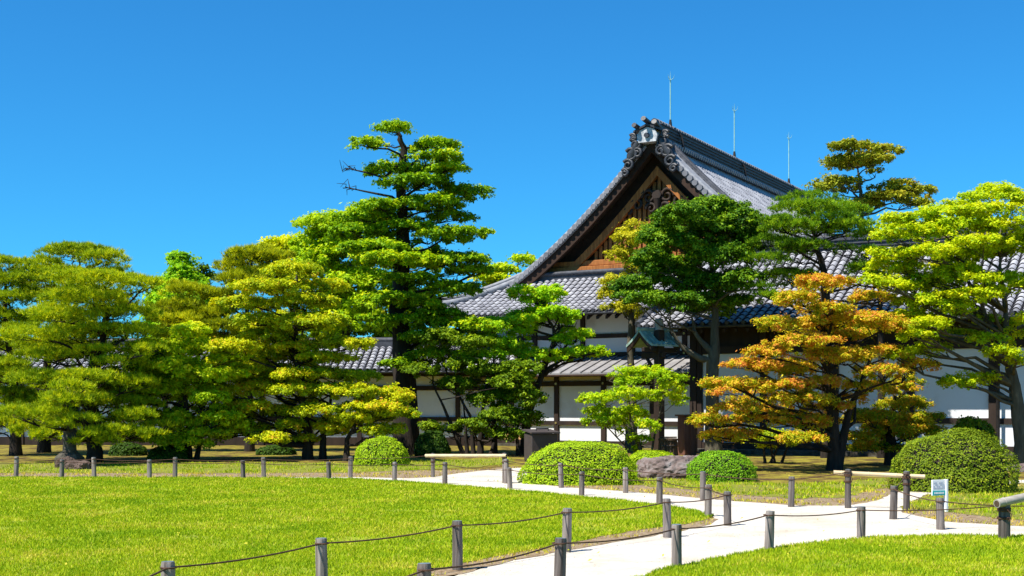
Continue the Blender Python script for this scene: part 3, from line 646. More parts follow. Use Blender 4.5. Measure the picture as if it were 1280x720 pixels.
# ------------------------------------------------------------------ trees
def unit(v): return v/(np.linalg.norm(v, axis=-1, keepdims=True)+1e-9)
def clump_points(rng, c, r, k, dens_top=0.88):
    """centres of leaf clumps over one pad: mostly its domed top, some on the underside"""
    th = rng.uniform(0, 2*np.pi, k); rho = np.sqrt(rng.random(k))
    ph = rng.uniform(0, 6.28, 3)
    out = 1+0.16*np.sin(3*th+ph[0])+0.12*np.sin(5*th+ph[1])+0.08*np.sin(9*th+ph[2])
    x = rho*np.cos(th)*out; y = rho*np.sin(th)*out
    dome = np.sqrt(np.clip(1-rho**2, 0, 1))
    top = rng.random(k) < dens_top
    z = np.where(top, dome*rng.uniform(0.55, 1.1, k), -0.55*dome*rng.random(k))
    d = np.stack([x, y, z], 1)
    return c+d*r, unit(d/np.maximum(r, 1e-3)*r.mean()+np.array([0, 0, 0.25]))
def leaf_mesh(name, C, N, L, Wd, tone, m, parent, org):
    n = len(C); rng = RNG
    t = unit(np.cross(N, rng.normal(0, 1, (n, 3)))); b = np.cross(N, t)
    L = L[:, None]; Wd = Wd[:, None]
    v = np.stack([C-t*L*0.5, C+b*Wd*0.5-t*L*0.06-N*L*0.03, C+t*L*0.5-N*L*0.12, C-b*Wd*0.5-t*L*0.06-N*L*0.03], 1).reshape(-1, 3)-org
    return np_mesh(name, v, np.arange(4*n).reshape(-1, 4), m, parent, {'tone': tone})
def needle_mesh(name, C, D, L, w, tone, m, parent, org, per=7):
    n = len(C); rng = RNG
    Cr = np.repeat(C, per, 0); Dr = unit(np.repeat(D, per, 0)+rng.normal(0, 0.5, (n*per, 3)))
    Lr = np.repeat(L, per)[:, None]*rng.uniform(0.7, 1.15, (n*per, 1))
    s = unit(np.cross(Dr, rng.normal(0, 1, (n*per, 3))))*w
    v = np.stack([Cr-s, Cr+s, Cr+Dr*Lr], 1).reshape(-1, 3)-org
    tn = np.clip(np.repeat(tone, per)+rng.normal(0, 0.08, n*per), 0, 1)
    return np_mesh(name, v, np.arange(3*n*per).reshape(-1, 3), m, parent, {'tone': tn})

def tree(name, label, cat, base, Y, trunk, pads, leaf, m, bark='bark', r0=0.2, size=0.10, dens=1.0, clump=0.24, depth=0.5, seed=1,
         rztop=1.0, stems=(), limbs=True, tonebias=0.0, dead=(), back=True, spread=1.0, asp=0.55, front=0.0, per_clump=None, backdens=0.38, upw=0.55):
    """trunk: [(px,py)...] from the ground up; pads: (px,py,rx,ry[,dY]) in photo pixels at distance Y"""
    rng = np.random.default_rng(seed); rd = random.Random(seed)
    r0 = r0*(1.0 if r0 > 0.35 else 0.8)
    org = np.array([(trunk[0][0]-CX)/F*Y, Y, 0.0])
    root = empty(name, org, label, cat, group='garden trees')
    px1 = Y/F
    allx = [p[0] for p in pads]; cx = sum(allx)/len(allx); half = (max(allx)-min(allx))/2*px1+0.6
    items = []
    for i, p in enumerate(pads):
        rx, ry = p[2]*px1, p[3]*px1
        hx = (p[0]-cx)*px1
        room = math.sqrt(max(0.15, 1-(hx/half)**2))*half*depth
        dY = p[4] if len(p) > 4 else rng.uniform(-1.0, 0.15)*room+front
        c = P(p[0], p[1], Y+dY)
        items.append((c, np.array([rx, max(rx*rng.uniform(0.7, 1.0), ry), ry*rztop*(0.78 if leaf == 'needle' else 0.88)]), 1.0))
        if back:
            c2 = P(cx+(p[0]-cx)*rng.uniform(0.55, 0.95)+rng.normal(0, 8), p[1]+rng.normal(0, 5), Y+abs(rng.uniform(0.4, 1.1))*room+front)
            items.append((c2, np.array([rx, rx*0.9, ry*rztop*1.1])*rng.uniform(0.9, 1.15), backdens))
    # ---- trunk and limbs
    tb = MB(); tp = [P(x, y, Y) for x, y in trunk]; tp[0][2] = -0.05
    tops = [(tp, r0)]
    for st in stems:
        q = [P(x, y, Y+(st[1] if len(st) > 1 else 0)) for x, y in st[0]]; q[0][2] = -0.05
        tops.append((q, r0*0.7))
    for q, rr in tops:
        dense = []
        for i in range(len(q)-1):
            for k in range(4):
                f = k/4; dense.append(q[i]*(1-f)+q[i+1]*f+rng.normal(0, rr*0.10, 3)*(1 if i+k else 0))
        dense.append(q[-1]); n = len(dense)
        rad = [rr*(1-0.86*i/(n-1))*(1.0+0.25*max(0, 1-i/2.0)) for i in range(n)]
        tb.tube(dense, rad, 10, tw=lambda k, i: 1+0.12*math.sin(k*2.4+i*0.8))
    def along(z):
        best = None
        for q, rr in tops:
            for i in range(len(q)-1):
                for f in (0, .25, .5, .75, 1):
                    p = q[i]*(1-f)+q[i+1]*f; d = abs(p[2]-z)
                    u = (i+f)/(len(q)-1)
                    if best is None or d < best[0]: best = (d, p, rr*(1-0.72*u))
        return best
    if limbs:
        for c, r, w in items:
            hd = np.linalg.norm((c-np.array(org))[:2]); z = max(0.5, c[2]-0.15-0.28*hd)
            _, p, rr = along(z)
            e = c-np.array([0, 0, r[2]*0.25]); mid = (p+e)/2+np.array([rng.normal(0, .12), rng.normal(0, .12), rng.uniform(-0.05, 0.12)*hd])
            m2 = p*0.25+mid*0.5+e*0.35; m2 = (mid+e)/2+rng.normal(0, 0.08, 3)
            r1 = min(rr*0.5, 0.026+0.013*hd)
            tb.tube([p, (p+mid)/2+rng.normal(0, 0.05, 3), mid, m2, e], [r1, r1*.85, r1*.7, r1*.5, r1*.3], 6)
            for q in range(3):
                a = rng.uniform(0, 6.28); tip = e+np.array([math.cos(a)*r[0]*0.75, math.sin(a)*r[1]*0.75, r[2]*rng.uniform(0, .5)])
                tb.tube([m2, (m2+tip)/2+rng.normal(0, 0.06, 3), tip], [r1*.4, r1*.3, r1*.12], 5)
    for pth in dead:
        q = [P(x, y, Y-0.4) for x, y in pth]
        tb.tube(q, np.linspace(0.06, 0.015, len(q)).tolist(), 6)
        for k in range(6):
            a = q[-1]*(1-k/9)+q[-2]*(k/9); tb.tube([a, a+rng.normal(0, .09, 3)+np.array([-.08, 0, .05]), a+rng.normal(0, .13, 3)+np.array([-.16, 0, .07])], [.022, .015, .006], 5)
    to = tb.build('trunk', M[bark], root)
    to.data.vertices.foreach_set('co', (np.array(tb.v)-org).astype(np.float32).ravel()); to.data.update()
    # ---- foliage
    Cs, Ns, Ts = [], [], []
    for c, r, w in items:
        area = math.pi*r[0]*r[1]*1.5+3*r[2]*(r[0]+r[1])
        k = max(5, int(area/(clump*clump*2.0)*w*spread))
        cc, cn = clump_points(rng, c, r, k)
        padtone = rng.normal(0, 0.08)
        pc = per_clump or max(6, int(dens*2.7*clump*clump*4/(size*size*asp*(0.45 if leaf == 'needle' else 1)*1.0)))
        if leaf == 'needle': pc = per_clump or max(4, int(dens*9))
        k2 = rng.integers(int(pc*.6), int(pc*1.3)+1, k); idx = np.repeat(np.arange(k), k2); n = len(idx)
        d = unit(rng.normal(0, 1, (n, 3)))*rng.random((n, 1))**0.45*np.where(rng.random((n, 1)) < 0.06, 1.7, 1.0)
        cr = clump*rng.uniform(0.65, 1.3, k)[idx][:, None]
        pts = cc[idx]+d*cr*np.array([1, 1, 0.5 if leaf == 'needle' else 0.62])
        nn = unit(cn[idx]*0.5+d*0.55+np.array([0, 0, upw+(0.45 if leaf == 'needle' else 0.1)])+rng.normal(0, 0.42 if leaf == 'needle' else 0.62, (n, 3)))
        hgt = (pts[:, 2]-c[2])/(r[2]+1e-3)
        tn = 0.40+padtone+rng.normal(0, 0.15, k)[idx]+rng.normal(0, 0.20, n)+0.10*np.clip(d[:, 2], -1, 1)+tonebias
        Cs.append(pts); Ns.append(nn); Ts.append(tn)
    C = np.concatenate(Cs); N = np.concatenate(Ns); T = np.clip(np.concatenate(Ts), 0, 1)
    if leaf == 'needle':
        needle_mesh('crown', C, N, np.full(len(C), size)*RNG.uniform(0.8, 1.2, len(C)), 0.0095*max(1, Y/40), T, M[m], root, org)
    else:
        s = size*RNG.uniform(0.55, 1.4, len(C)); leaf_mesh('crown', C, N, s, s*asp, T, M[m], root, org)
    return root, len(C)

cnt = {}
# tall layered tree in the middle
tall = [(493,163,22,12),(455,181,20,10),(545,182,26,10),(552,198,32,9),(493,214,36,12),(560,213,26,10),(522,229,44,10),(583,243,31,14),(540,256,42,13),(474,258,28,11),
        (458,272,38,11),(564,272,28,9),(507,286,34,13),(447,293,42,13),(570,295,42,13),(470,311,44,13),(498,328,54,13),(570,328,44,14),(592,340,28,11),
        (564,362,34,14),(493,376,36,13),(520,350,30,11),(512,404,44,13),(470,400,22,9),(588,409,30,16),(535,424,38,13),(498,456,20,10),(545,445,30,12),(548,393,28,10),(528,383,26,10)]
cnt['tall'] = tree('layered_tree', 'tallest layered tree with bright green foliage pads and a thick dark trunk', 'tree', None, 44, [(508,566),(504,440),(497,370),(506,300),(500,250),(507,185),(497,165)], tall, 'leaf', 'tall_green',
     r0=0.40, size=0.115, clump=0.19, depth=0.5, backdens=0.2, rztop=0.8, seed=11, dead=[((505,258),(490,246),(455,239),(432,234)),((500,205),(480,222),(455,215),(432,210))])
# pines on the left
p2 = [(118,352,52,13),(178,358,24,12),(108,376,52,13),(156,393,42,11),(75,398,50,14),(132,414,44,10),(42,422,42,13),(175,418,26,12),(62,448,40,13),(120,440,28,9),(50,476,38,13),(108,473,38,11),
      (95,500,42,12),(150,507,50,13),(56,518,32,14),(115,553,30,11,-2.2),(138,543,18,12,-2.0),(168,522,26,12),(185,440,20,11),(100,535,22,10),(84,504,28,14,-3.3),(66,520,22,12,-3.2),(98,526,20,10,-3.2),(72,534,18,8,-3.3),(108,545,16,9,-3.2),(88,488,26,12,-3.2),(150,455,34,11),(165,480,34,12),(180,545,24,9),(40,540,26,10),(75,445,40,12,1.2),(140,480,40,12,1.2),(100,420,44,13,1.4),(60,546,24,10),(150,540,26,10),(205,535,24,9),(20,520,26,11,-1.0)]
tree('pine_tree', 'broad olive pine with layered pads beside the stone lantern', 'tree', None, 38, [(118,577),(117,520),(112,470),(128,425),(133,390),(122,362)], p2, 'needle', 'pine_olive', r0=0.26, size=0.14, clump=0.145, seed=12, dens=1.0, depth=0.6)
p3 = [(95,316,38,12),(128,325,28,12),(55,333,24,14),(88,345,38,12),(35,352,26,12),(140,345,24,11),(60,375,36,13),(110,370,30,12),(70,405,40,14),(40,440,40,15),(90,440,40,15),(50,480,36,14),(80,505,30,12),(58,532,28,10),(30,525,26,10)]
tree('pine_tree', 'pine with a rounded top rising behind the broad olive pine', 'tree', None, 46, [(55,566),(56,480),(62,420),(85,370),(100,330)], p3, 'needle', 'pine_olive', r0=0.25, size=0.15, clump=0.15, seed=13, tonebias=0.03)
p1 = [(8,332,26,12),(18,352,28,12),(10,376,30,13),(0,400,30,13),(25,415,24,12),(-10,430,34,13),(10,460,30,13),(8,496,32,12),(28,505,24,11),(-20,350,30,14),(-40,390,34,14),(-35,470,36,14),(-5,530,28,11),(35,530,22,9),(20,470,26,12)]
tree('pine_tree', 'pine cut by the edge of the picture, standing left of all others', 'tree', None, 43, [(20,570),(20,500),(12,440),(6,380),(8,340)], p1, 'needle', 'pine_olive', r0=0.22, size=0.15, clump=0.15, seed=14, tonebias=-0.05)
p5 = [(236,366,26,12),(226,385,28,12),(222,404,34,12),(208,418,28,11),(245,400,24,11),(215,440,36,13)]
tree('pine_tree', 'small fuzzy pine between the lime maple and the distant conifer', 'tree', None, 47, [(226,564),(226,470),(228,400),(236,370)], p5, 'needle', 'pine_golden', r0=0.18, size=0.17, clump=0.155, seed=15)
p7 = [(311,321,30,12),(345,324,26,10),(288,336,18,13),(300,352,30,12),(275,372,28,12),(332,345,34,11),(262,395,24,12),(310,385,36,13),(275,412,30,13),(290,432,28,12),(255,425,20,10),(330,420,40,13),(300,460,40,14)]
tree('pine_tree', 'pine with upright spiky shoots behind the yellowish layered tree', 'tree', None, 47, [(312,564),(312,450),(308,380),(315,325)], p7, 'needle', 'pine_golden', r0=0.2, size=0.19, clump=0.155, seed=16, upw=1.1)
# distant trees
tree('conifer_tree', 'distant green cone shaped tree behind the small pine', 'tree', None, 78, [(228,543),(228,450),(227,320)], [(229,334,8,9),(227,344,15,11),(226,354,22,12),(222,364,28,13),(210,372,18,12),(242,368,18,12),(222,380,34,14),(224,395,36,15),(224,412,36,16),(226,430,36,16)], 'leaf', 'bright_green', r0=0.3, size=0.26, clump=0.5, seed=17, depth=0.9, tonebias=-0.28, front=0, rztop=1.1, spread=1.5)
tree('conifer_tree', 'distant blue green feathery tree beside the cone shaped one', 'tree', None, 82, [(256,541),(256,440),(256,335)], [(252,338,9,7),(260,348,10,8),(248,356,12,8),(258,368,13,9),(254,390,16,12)], 'leaf', 'mid_green', r0=0.2, size=0.24, clump=0.4, seed=18, depth=0.9, tonebias=-0.25)
t9 = [(398,284,26,14),(425,292,36,17),(392,310,28,17),(455,278,26,13),(440,322,44,19),(398,340,34,18),(452,358,46,19),(418,380,40,18),(475,385,34,18),(440,405,44,18),(480,420,34,16),(400,415,34,16),(520,380,36,18),(530,330,30,16),(430,440,44,16),(380,440,40,16),(475,445,36,14)]
tree('broadleaf_tree', 'big bright green leafy tree behind the tallest layered tree', 'tree', None, 60, [(440,553),(438,470),(430,380),(420,310)], t9, 'leaf', 'lime', r0=0.4, size=0.17, clump=0.36, seed=19, depth=0.7, bark='barkgrey', rztop=1.2)
tree('broadleaf_tree', 'yellow topped tree peeking over the spiky pine', 'tree', None, 70, [(346,546),(346,440),(346,315)], [(345,304,16,6),(333,312,18,8),(360,310,14,7),(346,322,28,12),(346,345,34,16)], 'leaf', 'maple', r0=0.3, size=0.2, clump=0.36, seed=20, depth=0.7, tonebias=0.25)
tree('broadleaf_tree', 'yellow green treetop peeking past the left slope of the great roof', 'tree', None, 68, [(640,548),(640,440),(636,345)], [(630,338,18,8),(654,327,12,7),(615,350,22,10),(640,360,26,12)], 'leaf', 'lime', r0=0.3, size=0.2, clump=0.34, seed=23, tonebias=0.1)
# yellowish layered tree with orange tips
t8 = [(372,341,34,11),(334,362,44,11),(405,360,30,11),(382,379,42,11),(297,381,30,11),(386,406,46,14),(320,402,32,11),(287,436,36,11),(438,432,32,9),(405,448,34,8),(334,421,36,10),(372,436,30,9),
      (301,464,32,11),(377,470,36,9),(443,471,28,8),(372,490,34,12),(320,488,28,11),(259,492,26,12),(315,511,32,11),(353,516,24,9),(273,544,22,8),(339,549,24,8),(419,537,26,11),(363,533,24,8),(345,445,40,11,1.0),(300,475,40,12,1.0),(420,490,30,10),(350,475,40,11,1.2),(285,515,30,11),(400,515,30,10),(300,538,28,9),(383,550,20,7),(265,525,24,9)]
tree('layered_tree', 'layered yellow green tree with orange tips and a forked trunk', 'tree', None, 39.5, [(385,574),(384,540),(378,500),(370,440),(368,380),(372,345)], t8, 'leaf', 'orange_olive', r0=0.2, size=0.085, clump=0.17, seed=24, depth=0.55, tonebias=0.04,
     stems=[([(403,574),(404,540),(412,505),(420,470)],)])
t11 = [(452,492,28,11),(495,497,22,13),(466,511,38,10),(499,518,24,8),(448,525,28,10),(476,540,24,7)]
tree('low_tree', 'low tree with orange edged pads in front of the corridor', 'tree', None, 38.5, [(432,576),(434,550),(450,520),(466,500)], t11, 'leaf', 'orange_olive', r0=0.12, size=0.085, clump=0.17, seed=25, tonebias=0.08)
# lime maple at left
t6 = [(193,436,38,12),(222,459,32,13),(255,436,28,13),(165,464,22,11),(189,492,36,14),(236,483,28,14),(264,502,24,14),(222,525,28,14),(255,544,24,11),(179,520,26,11),(285,470,22,11),(240,415,24,10),(205,550,20,9),(160,495,24,12),(275,525,24,12),(285,450,24,12),(210,480,40,14,1.0),(250,500,40,14,1.0),(190,450,40,13,1.0),(185,548,26,9),(235,556,24,9),(290,530,22,9),(262,470,34,12)]
tree('maple_tree', 'lime green leafy maple between two pines on the bank', 'tree', None, 39, [(235,575),(236,540),(232,500),(226,460),(222,430)], t6, 'leaf', 'lime', r0=0.14, size=0.10, clump=0.19, tonebias=0.1, seed=26, stems=[([(225,572),(215,530),(200,490)],),([(245,572),(254,530),(258,480)],)])
# dark multi-stemmed tree and the bent layered tree before the hall
t12 = [(583,459,30,13),(522,466,22,11),(652,463,28,13),(572,481,26,11),(619,502,34,16),(659,499,22,16),(634,524,32,16),(590,535,22,12),(540,538,16,13),(637,545,22,10),(547,423,25,14),(590,432,24,13),(610,470,28,14),(665,525,14,10),(640,480,26,13)]
tree('leafy_tree', 'dark leafy tree with many thin stems before the hall corner', 'tree', None, 43, [(600,569),(602,530),(606,490),(612,460)], t12, 'leaf', 'mid_green', r0=0.13, size=0.10, clump=0.18, seed=27, depth=0.6, tonebias=-0.12,
     stems=[([(584,569),(582,530),(578,490)],),([(592,569),(588,520),(560,470),(548,430)],),([(612,569),(622,540),(634,510)],),([(648,572),(646,540),(655,505)],),([(580,569),(560,520),(541,480),(541,450)],)])
t13 = [(653,367,20,10),(686,369,20,11),(671,377,24,8),(696,392,28,8),(710,399,16,8),(657,401,22,8),(622,405,28,9),(653,418,18,12),(723,421,17,9),(700,428,14,9),(727,441,30,8),(678,446,24,9),(747,440,12,7),(640,440,20,9)]
tree('layered_tree', 'bent layered tree with bright pads in front of the white upper wall', 'tree', None, 44.5, [(655,567),(660,520),(676,470),(694,425),(690,405),(672,382)], t13, 'leaf', 'bright_green', r0=0.2, size=0.105, clump=0.18, seed=28, depth=0.45, tonebias=0.08)
tree('low_tree', 'small pale green tree under the corner of the hall roof', 'tree', None, 43.6, [(618,568),(617,500),(616,430)], [(618,410,18,9),(604,430,24,9),(632,430,16,8),(582,444,18,8),(612,446,24,8)], 'leaf', 'bright_green', r0=0.12, size=0.10, clump=0.19, seed=29)
# light bush tree by the rock
t14 = [(750,503,22,12),(783,493,20,10),(783,464,12,6),(790,478,20,8),(827,474,22,11),(842,487,14,11),(757,528,24,11),(790,517,22,9),(807,535,16,12),(820,495,20,9),(746,516,16,9),(800,550,14,8),(848,500,10,8)]
tree('low_tree', 'small light green tree with bare crooked stems behind the rock', 'tree', None, 39, [(805,575),(798,550),(788,525),(785,490),(788,470)], t14, 'leaf', 'lime', r0=0.075, size=0.085, clump=0.16, seed=30, depth=0.6, bark='barkgrey', tonebias=0.02, spread=0.8,
     stems=[([(800,575),(782,558),(760,535),(752,510)],),([(812,575),(818,545),(826,510),(832,480)],)])
# dark clumpy tree with the straight trunk
t15 = [(894,260,34,13),(853,272,32,16),(930,277,24,16),(822,298,24,16),(889,292,40,18),(940,303,20,15),(848,312,34,18),(904,324,40,18),(812,334,26,16),(791,360,24,14),(843,348,34,18),(889,360,34,18),(930,352,22,16),(853,380,28,13),(807,376,24,11),(894,384,26,11),(781,373,13,11),(930,378,18,9)]
tree('clumped_tree', 'dense dark green rounded tree on a straight grey trunk by the hall', 'tree', None, 42, [(891,571),(892,520),(893,460),(894,400),(890,340),(885,290)], t15, 'leaf', 'clump_green', bark='barkgrey', r0=0.30, size=0.095, clump=0.19, seed=31, depth=0.7,
     stems=[([(888,571),(888,452),(862,442),(845,425),(832,398)],),([(891,571),(890,440),(872,422),(864,395)],)], rztop=1.1, tonebias=0.05, backdens=0.8, spread=1.3)
tree('leafy_tree', 'thin yellow leaved tree behind the dense dark tree', 'tree', None, 47, [(789,564),(790,500),(788,430),(790,370),(788,310)], [(789,302,21,16),(781,320,18,11),(771,355,19,9),(763,371,17,11),(776,386,22,8),(795,335,16,12)], 'leaf', 'gold', bark='barkgrey', r0=0.26, size=0.10, clump=0.2, seed=32, depth=0.5, tonebias=0.0, spread=0.85)
# dark pine and tall thin pine right of it
t17 = [(1009,262,40,11),(1056,266,30,12),(976,280,28,11),(990,287,34,11),(1063,284,28,10),(962,305,26,12),(1001,309,30,9),(1084,295,18,9),(962,327,26,11),(983,345,34,9),(951,362,16,9),(1084,316,20,9),(1081,338,22,11),(1097,346,18,11),(1040,290,24,9),(960,372,20,8),(1040,275,30,10)]
tree('pine_tree', 'dark green pine with flat tiers in front of the great roof', 'tree', None, 41, [(1034,572),(1034,450),(1030,340),(1020,305),(1012,275)], t17, 'needle', 'pine_dark', r0=0.24, size=0.12, clump=0.14, seed=33, depth=0.5, tonebias=0.1, stems=[([(1102,572),(1101,450),(1100,360),(1085,320)],)])
t18 = [(1059,185,26,8),(1102,190,22,9),(1063,203,34,8),(1092,201,24,9),(1048,229,26,9),(1027,237,16,10),(1135,241,32,9),(1106,248,28,8),(1142,255,20,7),(1117,231,10,6),(1077,258,24,8)]
tree('layered_tree', 'tall open tree with yellow olive pads rising above the dark pine', 'tree', None, 48, [(1086,563),(1085,450),(1080,330),(1076,250),(1072,210)], t18, 'leaf', 'yellow_olive', bark='barkgrey', r0=0.26, size=0.12, clump=0.2, seed=34, depth=0.5, tonebias=0.0, spread=0.8)
# orange tree
t19 = [(1027,354,33,10),(1093,373,25,7),(997,375,30,10),(1039,388,25,9),(972,408,25,12),(1027,404,34,10),(1085,400,34,9),(1118,408,25,9),(1010,429,36,11),(1068,421,28,10),(956,442,25,8),(1047,446,42,11),(1110,442,26,12),(935,458,30,9),(985,463,32,10),(1147,458,22,10),(1110,467,24,12),
       (914,481,42,8),(977,483,34,9),(1027,479,26,9),(997,500,38,11),(922,513,30,12),(964,525,30,13),(885,529,22,12),(1014,529,26,12),(902,546,28,9),(1002,550,26,10),(1080,485,26,10),(1045,510,22,9)]
tree('layered_tree', 'orange and gold leaved layered tree beside the small round bush', 'tree', None, 33, [(1042,588),(1042,540),(1038,490),(1030,440),(1030,390),(1028,358)], t19, 'leaf', 'orange', r0=0.22, size=0.075, clump=0.15, seed=35, depth=0.55, tonebias=0.2, asp=0.45, spread=0.9,
     stems=[([(1046,588),(1060,520),(1080,470),(1095,430)],)])
t20 = [(1085,521,30,11),(1131,508,30,11),(1160,525,24,10),(1110,538,30,12),(1068,550,28,11),(1093,561,28,8),(1143,541,26,11),(1127,488,22,12),(1168,540,16,8)]
tree('layered_tree', 'orange and olive low tree just behind the largest round bush', 'tree', None, 36, [(1114,580),(1114,550),(1110,520),(1120,495)], t20, 'leaf', 'orange', r0=0.24, size=0.075, clump=0.15, seed=36, depth=0.5, tonebias=0.10, asp=0.45, spread=0.95)
tree('low_tree', 'thin stemmed olive shrub in the shade of the orange tree', 'tree', None, 37, [(968,578),(965,565),(962,548)], [(960,545,22,8),(985,550,18,8),(940,552,16,7)], 'leaf', 'orange_olive', r0=0.08, size=0.075, clump=0.15, seed=37, stems=[([(956,578),(955,560),(950,548)],),([(976,578),(984,560),(990,550)],),([(962,578),(972,560),(976,548)],)])
# maple on the right edge
t21 = [(1247,242,24,9),(1214,248,17,7),(1268,250,26,9),(1178,269,30,9),(1236,266,40,11),(1128,277,32,9),(1193,284,40,11),(1258,284,36,12),(1142,291,36,9),(1110,298,18,9),(1229,305,36,9),(1120,320,32,10),(1164,316,32,9),(1207,320,34,9),(1106,334,22,9),(1142,338,26,9),(1258,316,30,9),
       (1222,349,22,7),(1254,349,20,9),(1278,358,16,9),(1153,378,32,10),(1178,374,28,9),(1193,385,24,9),(1164,406,24,10),(1135,396,22,8),(1232,399,18,6),(1197,480,19,9),(1230,473,18,8),(1275,455,16,10),(1233,426,20,8),(1154,437,20,8),(1121,447,16,8),(1300,300,36,13),(1310,350,30,12),(1300,400,26,11),(1215,370,28,10),(1170,350,34,11),(1240,366,26,10),(1120,360,22,9),(1142,420,22,9),(1265,420,20,10),(1092,352,18,8),(1186,420,20,8),(1252,442,20,9),(1200,340,30,10),(1145,358,26,9)]
tree('maple_tree', 'yellow green maple with fine leaves and a leaning pale trunk', 'tree', None, 33.5, [(1279,586),(1274,520),(1266,470),(1256,430),(1258,390),(1250,320)], t21, 'leaf', 'maple', bark='barkgrey', r0=0.25, size=0.085, clump=0.17, seed=38, depth=0.55, tonebias=0.0, spread=0.85,
     stems=[([(1281,586),(1278,520),(1262,450),(1240,410),(1226,380),(1215,340)],)], upw=0.8)

# ------------------------------------------------------------------ clipped bushes
def bush(name, label, px, ytop, ybase, rpx, m, seed, dn=1.0, depth=1.0, leafs=0.045):
    rng = np.random.default_rng(seed); Y = EYE*F/(ybase-HY); k = Y/F
    rx = rpx*k; h = (ybase-ytop)*k*1.02; ry = rx*depth; Yc = Y+ry*0.9
    org = np.array([(px-CX)/F*Yc, Yc, 0.0]); kk = Yc/F; rx = rpx*kk; h = EYE+(HY-ytop)*Yc/F
    root = empty(name, org, label, 'bush', group='clipped round bushes')
    n = int(dn*9000*(rx*h+rx*rx)/1.5)
    d = unit(rng.normal(0, 1, (n, 3))); d[:, 2] = np.abs(d[:, 2])
    # superellipsoid dome: fuller shoulders than a sphere
    e = 2.5; q = (np.abs(d[:, 0])**e+np.abs(d[:, 1])**e+np.abs(d[:, 2])**e)**(-1/e); d = d*q[:, None]
    lump = np.array([mnoise.noise(Vector((*(x*3.2), )) + Vector((seed*3.1, 0, 0))) for x in d])
    lump2 = np.array([mnoise.noise(Vector((*(x*11), )) + Vector((seed*1.7, 4, 0))) for x in d])
    lump3 = np.array([mnoise.noise(Vector((*(x*1.5), )) + Vector((0, seed*2.3, 5))) for x in d])
    rr = 1+0.10*lump3+0.06*lump+0.04*lump2-0.09*rng.random(n)**2+np.where(rng.random(n) < 0.015, 0.05, 0)
    pts = d*rr[:, None]*np.array([rx, ry, h])
    nn = unit(d/np.array([rx, ry, h])+rng.normal(0, 0.5, (n, 3))*0.9/np.array([rx]).mean()+np.array([0, 0, .3]))
    tn = np.clip(0.42+0.22*lump2+0.15*lump+rng.normal(0, 0.16, n), 0, 1)
    s = leafs*rng.uniform(0.7, 1.3, n)
    leaf_mesh('foliage', pts, nn, s, s*0.6, tn, M[m], root, np.zeros(3))
    b = MB(); bm = bmesh.new(); bmesh.ops.create_icosphere(bm, subdivisions=3, radius=1)
    for v in bm.verts:
        c = v.co.normalized(); q = (abs(c.x)**e+abs(c.y)**e+abs(c.z)**e)**(-1/e)
        v.co = Vector((c.x*q*rx*0.86, c.y*q*ry*0.86, max(-0.05, c.z)*q*h*0.88))
    b.bm(bm, 0, True); b.build('branch_core', M['bark'], root)
bush('clipped_bush', 'wide yellow green clipped bush right of the wooden bin', 725, 552, 607, 74, 'azalea', 61, 1.1, 0.8)
bush('clipped_bush', 'small bright green round bush beside the rock', 901, 563, 603, 42, 'azalea_green', 62, 1.1)
bush('clipped_bush', 'largest olive clipped dome standing behind the small white sign', 1192, 539, 617, 75, 'azalea_olive', 63, 1.1, 0.9)
bush('clipped_bush', 'round bush at the foot of the low orange edged tree', 477, 546, 583, 33, 'azalea', 64, 1.1, leafs=0.055)
bush('clipped_bush', 'low flat clipped bush peeking between wide bush and rock', 815, 563, 580, 30, 'azalea', 65, 1.2, leafs=0.055)
bush('clipped_bush', 'dark loose shrub against the wing wall behind the largest dome', 1215, 522, 585, 32, 'azalea_olive', 66, 0.6, leafs=0.08)

bush('low_shrub', 'dark low shrub at the foot of the lime green maple', 212, 556, 577, 26, 'dark_shrub', 67, 0.6, leafs=0.09)
bush('low_shrub', 'dark low shrub between the broad olive pine and the lime maple', 160, 553, 570, 22, 'dark_shrub', 68, 0.6, leafs=0.09)
bush('low_shrub', 'dark low shrub behind the forked trunk of the yellow green tree', 345, 556, 569, 24, 'dark_shrub', 69, 0.6, leafs=0.09)
bush('low_shrub', 'rounded dark green shrub at the foot of the tallest tree', 540, 540, 572, 22, 'dark_shrub', 70, 0.5, leafs=0.11)

# ------------------------------------------------------------------ rocks
def rock(name, label, px, ytop, ybase, rpx, m, seed, ry=0.8, mb=None, rough=0.28):
    rng = random.Random(seed); Y = EYE*F/(ybase-HY)+rpx*0.012; k = Y/F; rx = rpx*k; h = EYE+(HY-ytop)*k
    bm = bmesh.new(); bmesh.ops.create_icosphere(bm, subdivisions=5, radius=1)
    for v in bm.verts:
        c = v.co.copy(); o = Vector((seed*3.3, seed, 0))
        cell = mnoise.cell(c*2+o) if False else 0
        d = 1+rough*mnoise.noise(c*1.3+o)+rough*0.6*mnoise.turbulence(c*2.4+o, 3, True)+0.05*mnoise.noise(c*9+o)
        e = 3.0; q = (abs(c.x)**e+abs(c.y)**e+abs(c.z)**e)**(-1/e)
        v.co = Vector((c.x*q*rx, c.y*q*rx*ry, c.z*q*h*0.92))*(d*0.86)
        if v.co.z < -0.1: v.co.z = -0.1
    b = MB(); b.bm(bm, 0, False); o = b.build(name, M[m]); o.location = ((px-CX)/F*Y, Y, 0)
    o.rotation_euler.z = 0
    return tag(o, label, 'rock')
rock('garden_rock', 'large grey and brown rock left of the small round bush', 828, 567, 598, 37, 'rock', 3)
rock('garden_rock', 'lower dark rock squeezed between the large rock and the small bush', 866, 566, 596, 20, 'rock', 5)
rock('garden_rock', 'brown mossy rock at the foot of the stone lantern', 82, 570, 585, 13, 'rockbrown', 7)
rock('garden_rock', 'wide flat brown rock just right of the lantern foot', 97, 573, 587, 16, 'rockbrown', 8)
